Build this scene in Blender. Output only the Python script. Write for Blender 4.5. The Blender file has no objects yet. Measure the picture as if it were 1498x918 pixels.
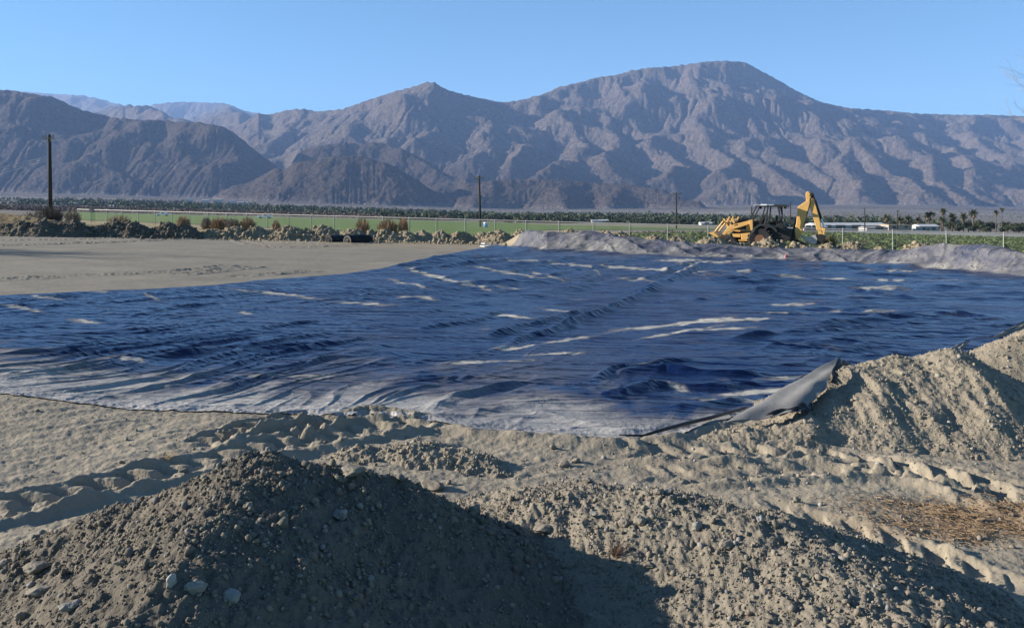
import bpy, bmesh, math, random
import numpy as np
from mathutils import Vector, Matrix

random.seed(7)
RNG = np.random.default_rng(11)
scene = bpy.context.scene
COL = scene.collection
F, CX, HY, EYE, TILT = 1290.0, 749.0, 313.0, 2.1, 0.022

# ------------------------------------------------------------------ noise
def _hash(ix, iy, seed):
    h = (ix.astype(np.int64) * 374761393 + iy.astype(np.int64) * 668265263 + seed * 1442695041) & 0xFFFFFFFF
    h = ((h ^ (h >> 13)) * 1274126177) & 0xFFFFFFFF
    h = h ^ (h >> 16)
    return h

_TR = np.random.default_rng(2024)
_PERM = np.concatenate([_TR.permutation(4096)] * 2).astype(np.int32)
_GA = _TR.uniform(0, 2 * math.pi, 4096)
_GX = np.cos(_GA).astype(np.float32); _GY = np.sin(_GA).astype(np.float32)
def gnoise(x, y, seed=0):
    x = np.asarray(x, np.float64); y = np.asarray(y, np.float64)
    x0 = np.floor(x); y0 = np.floor(y)
    fx = (x - x0).astype(np.float32); fy = (y - y0).astype(np.float32)
    ix = (x0.astype(np.int32) + (seed * 131)) & 4095; iy = (y0.astype(np.int32) + (seed * 57)) & 4095
    ux = fx * fx * fx * (fx * (fx * 6 - 15) + 10); uy = fy * fy * fy * (fy * (fy * 6 - 15) + 10)
    p0 = _PERM[ix]; p1 = _PERM[ix + 1]
    def g(p, dx, dy):
        k = _PERM[(p + iy + dy) & 4095]
        return _GX[k] * (fx - dx) + _GY[k] * (fy - dy)
    a = g(p0, 0, 0); n0 = a + (g(p1, 1, 0) - a) * ux
    a = g(p0, 0, 1); n1 = a + (g(p1, 1, 1) - a) * ux
    return ((n0 + (n1 - n0) * uy) * 1.5).astype(np.float64)

def fbm(x, y, octv=4, seed=0, gain=0.5, lac=2.0):
    s = 0.0; a = 1.0; n = 0.0
    for o in range(octv):
        s = s + a * gnoise(x, y, seed + o * 17); n += a
        x = x * lac + 3.1; y = y * lac + 1.7; a *= gain
    return s / n

def ridged(x, y, octv=4, seed=0, gain=0.5, lac=2.0):
    s = 0.0; a = 1.0; n = 0.0
    for o in range(octv):
        s = s + a * (1 - np.abs(gnoise(x, y, seed + o * 13)) * 2); n += a
        x = x * lac + 5.3; y = y * lac + 2.9; a *= gain
    return s / n

_CX = _TR.uniform(0, 1, 4096).astype(np.float32); _CY = _TR.uniform(0, 1, 4096).astype(np.float32)
def cells(x, y, seed=0):
    x = np.asarray(x, np.float64); y = np.asarray(y, np.float64)
    x0 = np.floor(x); y0 = np.floor(y)
    fx = (x - x0).astype(np.float32); fy = (y - y0).astype(np.float32)
    ix = (x0.astype(np.int32) + seed * 131) & 4095; iy = (y0.astype(np.int32) + seed * 57) & 4095
    best = np.full(np.shape(x), 9.0, np.float32)
    for dx in (-1, 0, 1):
        p = _PERM[(ix + dx) & 4095]
        for dy in (-1, 0, 1):
            k = _PERM[(p + iy + dy) & 4095]
            best = np.minimum(best, (_CX[k] + dx - fx) ** 2 + (_CY[k] + dy - fy) ** 2)
    return np.sqrt(best).astype(np.float64)

def sstep(a, b, x):
    t = np.clip((x - a) / (b - a), 0, 1)
    return t * t * (3 - 2 * t)

# ------------------------------------------------------------------ geometry of the valley
def hl(px):
    return HY + TILT * (px - CX)
def P(px, py, Y):
    return Vector(((px - CX) / F * Y, Y, EYE - (py - HY) / F * Y))
def G(px, py):
    Y = EYE * F / (py - hl(px))
    return ((px - CX) / F * Y, Y)

LY = np.log(np.array([1.0, 110, 200, 400, 700, 1000, 1400, 2000, 2800, 4000, 6000, 12000]))
DT = np.array([   # height in 1/1290 slope units under the tilted eye plane: left, middle, right
    [0, 24.63, 17.0, 13.8, 11.0, 5.5, 1.0, -4.5, -9.0, -15.0, -20, -24],
    [0, 24.63, 17.0, 13.6, 11.6, 8.5, 5.0, 1.0, -4.5, -9.0, -14, -20],
    [0, 24.63, 17.5, 13.5, 6.0, -1.0, -7.0, -13.0, -19.0, -24.0, -30, -36]])
UX = np.array([(150 - CX) / F, (749 - CX) / F, (1300 - CX) / F])
def z0(X, Y):
    X = np.asarray(X, float); Y = np.maximum(np.asarray(Y, float), 0.3)
    u = X / np.maximum(Y, 1.0)
    ly = np.log(np.maximum(Y, 1.0))
    d = [np.interp(ly, LY, DT[i]) for i in range(3)]
    a = np.clip((u - UX[0]) / (UX[1] - UX[0]), 0, 1); b = np.clip((u - UX[1]) / (UX[2] - UX[1]), 0, 1)
    dd = d[0] * (1 - a) + d[1] * a
    dd = dd * (1 - b) + d[2] * b
    far = EYE - dd / F * Y
    return np.where(Y < 110, 0.0, far) - TILT * X

def seg_skel(X, Y, lines, slope, k=0.0, curve=0.0):
    """height of a heap of straight slopes hung from crest polylines [(x, y, z), ...]"""
    H = np.full(np.shape(X), -1e6)
    for ln in lines:
        for (a, b) in zip(ln[:-1], ln[1:]):
            dx, dy = b[0] - a[0], b[1] - a[1]
            L2 = dx * dx + dy * dy + 1e-9
            t = np.clip(((X - a[0]) * dx + (Y - a[1]) * dy) / L2, 0, 1)
            d = np.hypot(X - a[0] - t * dx, Y - a[1] - t * dy)
            if curve:
                d = np.sqrt(d * d + curve * curve) - curve
            h = a[2] + (b[2] - a[2]) * t - slope * d
            if k > 0:
                m = np.maximum(H, h); e = np.clip(1 - np.abs(H - h) / k, 0, 1)
                H = m + e * e * k * 0.25
            else:
                H = np.maximum(H, h)
    return H

# ------------------------------------------------------------------ the lined pond: edges
LN_NEAR = np.array([(-400, 545), (-200, 562), (0, 578), (90, 590), (200, 599), (300, 604), (400, 608), (520, 611), (600, 614), (690, 632), (780, 640),
                    (850, 645), (930, 648), (1000, 638), (1090, 607), (1150, 600), (1190, 598), (1240, 570), (1330, 545), (1400, 530), (1498, 515), (1700, 500)], float)
LN_FAR = np.array([(-400, 449), (-200, 441), (0, 433), (110, 428), (200, 425), (300, 419), (400, 410), (500, 402), (560, 393), (640, 375), (700, 364), (740, 361)], float)
BB = np.array([(740, 361), (760, 363), (800, 367), (860, 369.6), (920, 373.2), (1000, 376.8), (1100, 380.2), (1200, 384), (1300, 389), (1400, 397), (1498, 407), (1700, 425)], float)
BC = np.array([(690, 352), (735, 350), (755, 343), (772, 338), (800, 340), (835, 341), (870, 340), (900, 345), (930, 349), (990, 355), (1080, 361), (1150, 364), (1250, 366), (1310, 367),
               (1350, 364), (1380, 361), (1440, 359), (1498, 372), (1560, 385), (1700, 395)], float)
def liner_edges(px):
    near = EYE * F / (np.interp(px, LN_NEAR[:, 0], LN_NEAR[:, 1]) - hl(px))
    f1 = EYE * F / (np.interp(px, LN_FAR[:, 0], LN_FAR[:, 1]) - hl(px))
    yb = EYE * F / (np.interp(px, BB[:, 0], BB[:, 1]) - hl(px))
    yc = yb + 2.6
    far = np.where(px < 740, f1, yb + (yc + 0.5 - yb) * sstep(738, 775, px))
    return near, far, yb, yc
def berm(X, Y):
    px = CX + X / np.maximum(Y, 0.5) * F
    pc = np.clip(px, 690, 1700)
    _, _, yb, yc = liner_edges(pc)
    yb = np.where(pc < 740, EYE * F / (361.5 - hl(pc)), yb); yc = yb + 2.6
    zc = EYE - (np.interp(pc, BC[:, 0], BC[:, 1]) - HY) / F * yc
    hc = np.maximum(zc + TILT * (pc - CX) / F * yc, 0)
    hc = hc * sstep(715, 765, px)
    up = sstep(0, 1, (Y - yb) / 2.6); dn = 1 - sstep(0, 1, (Y - yc) / 3.2)
    return hc * np.where(Y < yc, up, dn)

# ------------------------------------------------------------------ tyre tracks: pixel paths on the ground, width, depth, lug pitch
TRACKS = [
    ([(-120, 775), (0, 748), (110, 722), (250, 690), (430, 652), (520, 634), (620, 622), (690, 626)], 0.50, 0.11, 0.26),
    ([(255, 664), (320, 645), (380, 622), (430, 612), (520, 606)], 0.36, 0.095, 0.22),
    ([(380, 648), (440, 632), (500, 614), (560, 609), (640, 622)], 0.32, 0.11, 0.20),
    ([(470, 668), (560, 662), (640, 664), (740, 655)], 0.34, 0.05, 0.18),
    ([(880, 660), (1000, 664), (1180, 664), (1300, 682), (1420, 705), (1560, 735)], 0.50, 0.075, 0.30),
    ([(900, 690), (1020, 700), (1130, 690), (1250, 683), (1380, 702), (1560, 760)], 0.50, 0.07, 0.30),
    ([(1050, 735), (1160, 760), (1270, 790), (1380, 830), (1560, 900)], 0.46, 0.08, 0.26),
    ([(1180, 780), (1300, 835), (1420, 880), (1560, 960)], 0.40, 0.07, 0.26),
    ([(1300, 715), (1400, 735), (1560, 790)], 0.45, 0.03, 0.3),
    ([(-100, 362), (60, 357), (200, 353), (330, 346)], 0.9, 0.10, 0.9),
    ([(-100, 352), (60, 351), (230, 347), (330, 341)], 0.9, 0.10, 0.9),
    ([(338, 345), (360, 356), (400, 362), (470, 361), (560, 356), (650, 355)], 0.8, 0.08, 0.9),
    ([(380, 349), (430, 357), (500, 356)], 0.8, 0.06, 0.9),
    ([(-60, 412), (120, 402), (260, 397), (345, 387)], 0.6, 0.06, 0.6),
    ([(250, 402), (330, 395), (385, 389)], 0.6, 0.06, 0.6),
    ([(330, 405), (420, 399), (470, 395)], 0.6, 0.06, 0.6),
    ([(60, 640), (200, 622), (330, 612)], 0.35, 0.012, 0.2),
    ([(-80, 690), (100, 655), (300, 632)], 0.35, 0.010, 0.2),
]
def tracks(X, Y):
    H = np.zeros_like(X); rough = np.zeros_like(X)
    wx = gnoise(X * 1.3, Y * 1.3, 91) * 0.05
    for path, w, dep, lug in TRACKS:
        pts = np.array([G(*p) for p in path])
        for _ in range(2):          # round the corners
            q = [pts[0]]
            for a, b in zip(pts[:-1], pts[1:]):
                q += [a * 0.75 + b * 0.25, a * 0.25 + b * 0.75]
            pts = np.array(q + [pts[-1]])
        best = np.full(X.shape, 1e3); s_at = np.zeros_like(X); w_at = np.zeros_like(X)
        acc = 0.0
        m = (X > pts[:, 0].min() - 2) & (X < pts[:, 0].max() + 2) & (Y > pts[:, 1].min() - 2) & (Y < pts[:, 1].max() + 2)
        xx, yy = X[m], Y[m]; bb, sa, wa = best[m], s_at[m], w_at[m]
        for a, b in zip(pts[:-1], pts[1:]):
            d = b - a; L = math.hypot(*d) + 1e-9
            t = np.clip(((xx - a[0]) * d[0] + (yy - a[1]) * d[1]) / L / L, 0, 1)
            ex = xx - a[0] - t * d[0]; ey = yy - a[1] - t * d[1]
            dist = np.hypot(ex, ey); c = dist < bb
            bb[c] = dist[c]; sa[c] = (acc + t * L)[c]; wa[c] = ((d[0] * ey - d[1] * ex) / L)[c]
            acc += L
        fade = sstep(0, 0.6, sa) * (1 - sstep(acc - 0.8, acc, sa))
        wv = wa + wx[m]; hw = w / 2; aw = np.abs(wv)
        pat = fade * (0.72 + 0.5 * gnoise(xx * 0.9, yy * 0.9, 5))
        rut = -0.55 * dep * (1 - sstep(hw * 0.85, hw * 1.1, aw))
        rim = dep * np.where(wv > 0, 0.6, 0.95) * np.exp(-((aw - hw * 1.22) / (hw * 0.24)) ** 2) * (0.9 + 0.5 * gnoise(xx * 3, yy * 3, 8))
        ph = (sa + aw * 0.7 + np.where(wv > 0, lug / 2, 0)) / lug
        lugs = 0.72 * dep * sstep(0.22, 0.33, np.abs((ph % 1.0) - 0.5)) * (1 - sstep(hw * 0.85, hw * 1.05, aw)) * sstep(0.10, 0.35, aw / hw)
        tr_ = pat * (rut + rim + lugs)
        H[m] += tr_ * (1 + 0.5 * fbm(xx * 9, yy * 9, 2, 9))
    return H

# crest lines of the earth mounds (x, y, z)
M_FRONT = [[(-4.6, 4.3, 0.1), (-3.3, 4.45, 0.22), (-2.67, 4.6, 0.39), (-2.2, 4.7, 0.58), (-1.75, 4.7, 0.74), (-1.28, 4.6, 0.91), (-0.9, 4.65, 0.84), (-0.55, 4.7, 0.71), (-0.3, 4.8, 0.50), (0.1, 4.9, 0.28)],
           [(-1.28, 4.6, 0.91), (-1.27, 4.15, 0.92), (-1.26, 3.75, 0.89), (-1.32, 3.35, 0.80), (-1.48, 2.8, 0.66), (-1.7, 2.2, 0.45)]]
M_WIND = [[(-0.75, 5.15, 0.10), (-0.35, 5.3, 0.26), (0.05, 5.5, 0.34), (0.40, 5.5, 0.40), (0.9, 5.2, 0.44), (1.36, 4.8, 0.45), (1.54, 4.3, 0.43), (1.72, 3.8, 0.38), (1.9, 3.2, 0.32), (2.1, 2.4, 0.25)]]
M_BIG = [[(1.5, 8.2, 0.0), (2.2, 8.4, 0.08), (2.75, 8.45, 0.13), (3.2, 8.9, 0.29), (3.5, 9.5, 0.43), (4.2, 9.7, 0.51), (4.8, 9.6, 0.60), (5.35, 9.6, 0.34), (6.0, 9.6, 0.02)],
         [(3.8, 9.6, 0.48), (3.8, 9.2, 0.43), (3.65, 8.75, 0.30), (3.5, 8.3, 0.06)], [(4.2, 9.7, 0.51), (4.25, 9.2, 0.43), (4.2, 8.7, 0.28), (4.1, 8.25, 0.04)],
         [(4.8, 9.6, 0.60), (4.75, 9.1, 0.48), (4.62, 8.5, 0.24), (4.5, 7.9, -0.1)]]
M_SIDE = [[(6.1, 11.5, 0.12), (6.7, 11.8, 0.41), (7.36, 12.0, 0.60), (8.6, 12.4, 0.8), (9.6, 12.6, 0.5)]]
M_LOW = [[(-1.75, 7.35, 0.06), (-1.3, 7.45, 0.17), (-0.75, 7.5, 0.23), (-0.35, 7.35, 0.16), (0.0, 7.1, 0.08)]]
M_TALL = [[(-3.35, 2.75, 0.9), (-4.0, 2.65, 2.1), (-5.0, 2.55, 2.5), (-5.8, 2.4, 1.7)]]
def h_tall(X, Y):
    return seg_skel(X, Y, M_TALL, 0.95, 0.12, 0.18) + crumble(X, Y, 0.035, 81)
def crumble(X, Y, a, seed):
    return (a * 1.5 * fbm(X * 3.0, Y * 3.0, 3, seed) + a * 0.9 * fbm(X * 11, Y * 11, 3, seed + 3)
            + a * 0.55 * (0.55 - cells(X * 22, Y * 22, seed + 9)) + a * 0.4 * (0.5 - cells(X * 50, Y * 50, seed + 12)))
def h_front(X, Y):
    return seg_skel(X, Y, M_FRONT, 0.62, 0.15, 0.16) + crumble(X, Y, 0.035, 21) - 0.13
def h_wind(X, Y):
    return seg_skel(X, Y, M_WIND, 0.42, 0.12, 0.22) + crumble(X, Y, 0.032, 33) - 0.045
def h_big(X, Y):
    st = np.abs(gnoise(X * 2.6 + 0.3 * Y, Y * 0.5, 44)) * 0.05 + np.abs(gnoise(X * 7, Y * 1.0, 46)) * 0.03
    b = seg_skel(X, Y, M_BIG, 0.66, 0.2, 0.18)
    g = z0(X, Y)
    return b + crumble(X, Y, 0.022, 51) - 0.05 - st * sstep(0.0, 0.35, b - g) * (1 - sstep(0.45, 0.75, b - g))
def h_side(X, Y):
    return seg_skel(X, Y, M_SIDE, 0.6, 0.12, 0.2) + crumble(X, Y, 0.02, 61)
def h_low(X, Y):
    return seg_skel(X, Y, M_LOW, 0.55, 0.1, 0.1) + crumble(X, Y, 0.035, 71) - 0.085

def ground_h(X, Y, detail=True, dig=True):
    X = np.asarray(X, float); Y = np.asarray(Y, float)
    px = CX + X / np.maximum(Y, 0.5) * F
    nr, fr, yb, yc = liner_edges(px)
    inside = sstep(0.22, 0.6, Y - nr) * (1 - sstep(-0.6, 0.0, Y - fr))
    h = z0(X, Y) + berm(X, Y)
    if detail:
        near = 1 - sstep(60, 200, Y)
        n = (0.05 * fbm(X * 0.35, Y * 0.35, 3, 3) + 0.022 * fbm(X * 1.6, Y * 1.6, 3, 4)
             + (0.012 * fbm(X * 7, Y * 7, 3, 6) + 0.006 * fbm(X * 20, Y * 20, 3, 10) + 0.007 * (0.5 - cells(X * 16, Y * 16, 7))) * (1 - sstep(14, 30, Y)))
        # scraped, streaky surface on the left, tramped and churned on the right
        rt = sstep(0.2, 2.5, X) * (1 - sstep(9.5, 12, Y))
        ang = 0.75
        a = X * math.cos(ang) + Y * math.sin(ang); c = -X * math.sin(ang) + Y * math.cos(ang)
        n = n + (1 - rt) * 0.016 * ridged(a * 0.8, c * 4.0, 3, 12) * (1 - sstep(14, 26, Y))
        n = n + rt * (0.018 * fbm(X * 2.2, Y * 2.2, 3, 14) + 0.010 * ridged(X * 1.2, Y * 4, 3, 15))
        pad = sstep(16, 22, Y)
        n = n * (1 - 0.55 * pad) * near
        far = 1.2 * fbm(X / 120.0, Y / 120.0, 3, 81) * sstep(250, 900, Y)
        trk = tracks(X, Y)
        h = h + n + trk + far
        edge = np.exp(-((Y - nr + 0.12) / 0.16) ** 2) * sstep(560, 700, px) * (1 - sstep(1000, 1100, px))
        h = h + edge * (0.05 + 0.05 * fbm(X * 3, Y * 3, 3, 88))
    if not dig: return h
    return np.where(inside > 0, h * (1 - inside) + (z0(X, Y) + berm(X, Y) - 0.14) * inside, h)

def surf(X, Y):
    X = np.asarray(X, float); Y = np.asarray(Y, float)
    h = ground_h(X, Y)
    for f in (h_front, h_wind, h_big, h_side, h_low):
        h = np.maximum(h, f(X, Y))
    return h
def hit(px, py, y0=2.6, y1=40.0):
    Ys = np.exp(np.linspace(math.log(y0), math.log(y1), 900))
    Xs = (px - CX) / F * Ys; Zs = EYE - (py - HY) / F * Ys
    s = surf(Xs, Ys)
    k = np.nonzero(s >= Zs)[0]
    k = k[0] if len(k) else len(Ys) - 1
    return Vector((Xs[k], Ys[k], s[k]))

# ------------------------------------------------------------------ mesh helpers
def mesh_np(name, co, quads, mat=None, smooth=True, attrs=None, tris=None):
    me = bpy.data.meshes.new(name)
    co = np.asarray(co, np.float32)
    me.vertices.add(len(co)); me.vertices.foreach_set('co', co.ravel())
    nq = 0 if quads is None else len(quads); nt = 0 if tris is None else len(tris)
    idx = []
    if nq: idx.append(np.asarray(quads, np.int32).ravel())
    if nt: idx.append(np.asarray(tris, np.int32).ravel())
    idx = np.concatenate(idx)
    st = np.concatenate([np.arange(nq) * 4, nq * 4 + np.arange(nt) * 3]).astype(np.int32)
    me.loops.add(len(idx)); me.loops.foreach_set('vertex_index', idx)
    me.polygons.add(nq + nt); me.polygons.foreach_set('loop_start', st)
    me.polygons.foreach_set('use_smooth', np.full(nq + nt, smooth, dtype=bool))
    if attrs:
        for k, v in attrs.items():
            v = np.asarray(v, np.float32)
            if v.ndim == 1:
                at = me.attributes.new(k, 'FLOAT', 'POINT'); at.data.foreach_set('value', v)
            else:
                at = me.attributes.new(k, 'FLOAT_COLOR', 'POINT')
                at.data.foreach_set('color', np.concatenate([v, np.ones((len(v), 1), np.float32)], 1).ravel())
    me.update(calc_edges=True)
    if mat: me.materials.append(mat)
    return me

def link(name, me, parent=None, loc=None):
    o = bpy.data.objects.new(name, me); COL.objects.link(o)
    if parent: o.parent = parent
    if loc is not None: o.location = loc
    return o

def tag(o, label=None, cat=None, group=None, kind=None):
    if label: o['label'] = label
    if cat: o['category'] = cat
    if group: o['group'] = group
    if kind: o['kind'] = kind
    return o

def empty(name, loc=(0, 0, 0), rz=0.0, label=None, cat=None, group=None):
    o = bpy.data.objects.new(name, None); COL.objects.link(o)
    o.location = loc; o.rotation_euler = (0, 0, rz); o.empty_display_size = 0.2
    return tag(o, label, cat, group)

def copy_tree(o, parent=None):
    c = o.copy(); COL.objects.link(c)
    if parent: c.parent = parent
    for ch in list(o.children):
        copy_tree(ch, c)
    return c

def grid_quads(nr, nc, keep=None):
    i = np.arange(nr * nc).reshape(nr, nc)
    q = np.stack([i[:-1, :-1], i[:-1, 1:], i[1:, 1:], i[1:, :-1]], -1)
    if keep is not None:
        k = keep[:-1, :-1] | keep[:-1, 1:] | keep[1:, 1:] | keep[1:, :-1]
        return q[k]
    return q.reshape(-1, 4)

def compact(co, quads, attrs=None):
    used = np.unique(quads); mp = np.full(len(co), -1, np.int64); mp[used] = np.arange(len(used))
    return co[used], mp[quads], ({k: v[used] for k, v in attrs.items()} if attrs else None)

class MB:
    """collects boxes, tubes, plates for one mesh"""
    def __init__(s): s.bm = bmesh.new()
    def box(s, c, d, rot=None, bevel=0.0):
        r = bmesh.ops.create_cube(s.bm, size=1.0)
        M = Matrix.Translation(c) @ (rot.to_4x4() if rot is not None else Matrix.Identity(4)) @ Matrix.Diagonal((d[0], d[1], d[2], 1))
        bmesh.ops.transform(s.bm, matrix=M, verts=r['verts'])
        if bevel:
            es = list({e for v in r['verts'] for e in v.link_edges})
            bmesh.ops.bevel(s.bm, geom=es, offset=bevel, segments=1, affect='EDGES')
        return s
    def tube(s, pts, rad, n=8, cap=True):
        pts = [Vector(p) for p in pts]
        if not hasattr(rad, '__len__'): rad = [rad] * len(pts)
        rings = []
        for i, p in enumerate(pts):
            d = (pts[min(i + 1, len(pts) - 1)] - pts[max(i - 1, 0)]).normalized()
            a = d.orthogonal().normalized() if i == 0 else (rings_a - d * rings_a.dot(d)).normalized()
            rings_a = a; b = d.cross(a)
            rings.append([s.bm.verts.new(p + (a * math.cos(2 * math.pi * k / n) + b * math.sin(2 * math.pi * k / n)) * rad[i]) for k in range(n)])
        for r0, r1 in zip(rings[:-1], rings[1:]):
            for k in range(n):
                s.bm.faces.new((r0[k], r0[(k + 1) % n], r1[(k + 1) % n], r1[k]))
        if cap:
            s.bm.faces.new(rings[0][::-1]); s.bm.faces.new(rings[-1])
        return s
    def plate(s, poly, y0, y1, bevel=0.0):
        """polygon in x,z pushed out from y0 to y1"""
        v0 = [s.bm.verts.new((p[0], y0, p[1])) for p in poly]; v1 = [s.bm.verts.new((p[0], y1, p[1])) for p in poly]
        n = len(poly); fs = [s.bm.faces.new(v0), s.bm.faces.new(v1[::-1])]
        for k in range(n):
            fs.append(s.bm.faces.new((v0[k], v1[k], v1[(k + 1) % n], v0[(k + 1) % n])))
        bmesh.ops.recalc_face_normals(s.bm, faces=fs)
        if bevel:
            es = list({e for f in fs[:2] for e in f.edges})
            bmesh.ops.bevel(s.bm, geom=es, offset=bevel, segments=1, affect='EDGES')
        return s
    def lathe(s, prof, axis_c, n=28):
        """profile (radius, y) turned about the y axis through axis_c"""
        rings = []
        for r, y in prof:
            rings.append([s.bm.verts.new((axis_c[0] + r * math.cos(2 * math.pi * k / n), axis_c[1] + y, axis_c[2] + r * math.sin(2 * math.pi * k / n))) for k in range(n)])
        for r0, r1 in zip(rings[:-1], rings[1:]):
            for k in range(n):
                s.bm.faces.new((r0[k], r0[(k + 1) % n], r1[(k + 1) % n], r1[k]))
        s.bm.faces.new(rings[0]); s.bm.faces.new(rings[-1][::-1])
        return s
    def mesh(s, name, mat, smooth=False):
        bmesh.ops.recalc_face_normals(s.bm, faces=s.bm.faces)
        me = bpy.data.meshes.new(name); s.bm.to_mesh(me); s.bm.free()
        if smooth:
            for p in me.polygons: p.use_smooth = True
        if mat: me.materials.append(mat)
        return me
    def build(s, name, mat, parent=None, smooth=False, loc=None):
        return link(name, s.mesh(name, mat, smooth), parent, loc)

# ------------------------------------------------------------------ materials
class NT:
    def __init__(s, name):
        s.m = bpy.data.materials.new(name); s.m.use_nodes = True
        s.t = s.m.node_tree; s.b = s.t.nodes['Principled BSDF']
        s.pos = s.t.nodes.new('ShaderNodeNewGeometry').outputs['Position']
    def n(s, typ, ins=None, **kw):
        nd = s.t.nodes.new('ShaderNode' + typ)
        for k, v in kw.items(): setattr(nd, k, v)
        for k, v in (ins or {}).items(): s.set(nd.inputs[k], v)
        return nd
    def set(s, sock, v):
        if isinstance(v, bpy.types.NodeSocket): s.t.links.new(v, sock)
        elif isinstance(v, (tuple, list)) and sock.type == 'RGBA' and len(v) == 3: sock.default_value = (*v, 1)
        else: sock.default_value = v
    def noise(s, scale, detail=4, rough=0.55, vec=None, dist=0.0):
        return s.n('TexNoise', {'Vector': vec or s.pos, 'Scale': scale, 'Detail': detail, 'Roughness': rough, 'Distortion': dist}).outputs['Fac']
    def ramp(s, fac, a, b):
        return s.n('MapRange', {'Value': fac, 'From Min': a, 'From Max': b}, clamp=True).outputs['Result']
    def mix(s, fac, a, b, mode='MIX'):
        nd = s.t.nodes.new('ShaderNodeMix'); nd.data_type = 'RGBA'; nd.blend_type = mode
        s.set(nd.inputs[0], fac); s.set(nd.inputs[6], a); s.set(nd.inputs[7], b)
        return nd.outputs[2]
    def math(s, op, a, b=0.0):
        nd = s.t.nodes.new('ShaderNodeMath'); nd.operation = op; s.set(nd.inputs[0], a); s.set(nd.inputs[1], b)
        return nd.outputs[0]
    def attr(s, name, what='Color'):
        return s.n('Attribute', attribute_name=name).outputs[what]
    def bump(s, h, strength, dist, prev=None):
        ins = {'Height': h, 'Strength': strength, 'Distance': dist}
        if prev is not None: ins['Normal'] = prev
        return s.n('Bump', ins).outputs['Normal']
    def done(s, color=None, rough=None, normal=None, metal=None, spec=None):
        if color is not None: s.set(s.b.inputs['Base Color'], color)
        if rough is not None: s.set(s.b.inputs['Roughness'], rough)
        if normal is not None: s.set(s.b.inputs['Normal'], normal)
        if metal is not None: s.set(s.b.inputs['Metallic'], metal)
        if spec is not None: s.set(s.b.inputs['Specular IOR Level'], spec)
        return s.m

def plain(name, col, rough=0.6, vary=0.15, scale=8.0, metal=0.0, spec=0.4, bump=0.0):
    k = NT(name); f = k.noise(scale, 5, 0.6)
    c = k.mix(f, tuple(x * (1 - vary) for x in col), tuple(min(x * (1 + vary), 1) for x in col))
    nm = k.bump(k.noise(scale * 4, 4), bump, 0.02) if bump else None
    return k.done(c, rough, nm, metal, spec)

def soil(name, col, sc=1.0, dark=0.72, light=1.18, attr=None, bmp=0.5, bd=0.012):
    k = NT(name)
    base = k.attr(attr) if attr else col
    big = k.noise(0.5 * sc, 4, 0.6); mid = k.noise(5.0 * sc, 5, 0.65); fine = k.noise(60.0 * sc, 4, 0.7)
    f = k.math('ADD', k.math('MULTIPLY', big, 0.4), k.math('ADD', k.math('MULTIPLY', mid, 0.35), k.math('MULTIPLY', fine, 0.25)))
    f = k.ramp(f, 0.34, 0.66)
    shade = k.mix(f, (dark, dark, dark * 1.01), (light, light, light * 0.985))
    c = k.mix(1.0, base, shade, 'MULTIPLY')
    pv = k.n('TexVoronoi', {'Vector': k.pos, 'Scale': 38.0 * sc}).outputs['Distance']
    h = k.math('ADD', k.math('MULTIPLY', mid, 1.4), k.math('ADD', k.math('MULTIPLY', fine, 0.5), k.math('MULTIPLY', pv, -0.5)))
    return k.done(c, 0.97, k.bump(h, bmp, bd), spec=0.12)
# ------------------------------------------------------------------ camera, sun, sky, air
SUN_EL, SUN_AZ = 18.5, 7.0      # sun to the left and a little beyond the pond
sdir = Vector((-math.cos(math.radians(SUN_EL)) * math.cos(math.radians(SUN_AZ)), math.cos(math.radians(SUN_EL)) * math.sin(math.radians(SUN_AZ)), math.sin(math.radians(SUN_EL))))
cam_d = bpy.data.cameras.new('camera'); cam = bpy.data.objects.new('camera', cam_d); COL.objects.link(cam)
cam.location = (0, 0, EYE); cam.rotation_euler = (math.radians(90), 0, 0)
cam_d.sensor_fit = 'HORIZONTAL'; cam_d.sensor_width = 36.0; cam_d.lens = 36.0 * F / 1498.0
cam_d.shift_y = -(459.0 - HY) / 1498.0
cam_d.clip_start = 0.05; cam_d.clip_end = 60000
scene.camera = cam
sun_d = bpy.data.lights.new('sun', 'SUN'); sun = bpy.data.objects.new('sun', sun_d); COL.objects.link(sun)
sun_d.energy = 5.0; sun_d.angle = math.radians(0.53); sun_d.color = (1.0, 0.915, 0.785)
sun.rotation_euler = sdir.to_track_quat('Z', 'Y').to_euler(); sun.location = (-60, 20, 60)

w = bpy.data.worlds.new('World'); scene.world = w; w.use_nodes = True
wt = w.node_tree; bg = wt.nodes['Background']
sky = wt.nodes.new('ShaderNodeTexSky'); sky.sky_type = 'NISHITA'; sky.sun_disc = False
sky.sun_elevation = math.radians(SUN_EL); sky.sun_rotation = math.atan2(sdir.x, sdir.y)
sky.altitude = 1500; sky.air_density = 1.0; sky.dust_density = 0.2; sky.ozone_density = 2.0
tm = wt.nodes.new('ShaderNodeMix'); tm.data_type = 'RGBA'; tm.blend_type = 'MULTIPLY'; tm.inputs[0].default_value = 1.0; tm.inputs[7].default_value = (0.60, 0.98, 1.13, 1)
wt.links.new(sky.outputs['Color'], tm.inputs[6]); wt.links.new(tm.outputs[2], bg.inputs['Color'])
bg.inputs['Strength'].default_value = 0.05
scene.view_settings.view_transform = 'Standard'; scene.view_settings.look = 'None'
scene.view_settings.exposure = 1.48; scene.view_settings.gamma = 1.0
scene.cycles.use_denoising = True
scene.cycles.max_bounces = 6; scene.cycles.diffuse_bounces = 1; scene.cycles.glossy_bounces = 3
scene.cycles.transparent_max_bounces = 12; scene.cycles.volume_bounces = 1
scene.cycles.use_fast_gi = False

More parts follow.
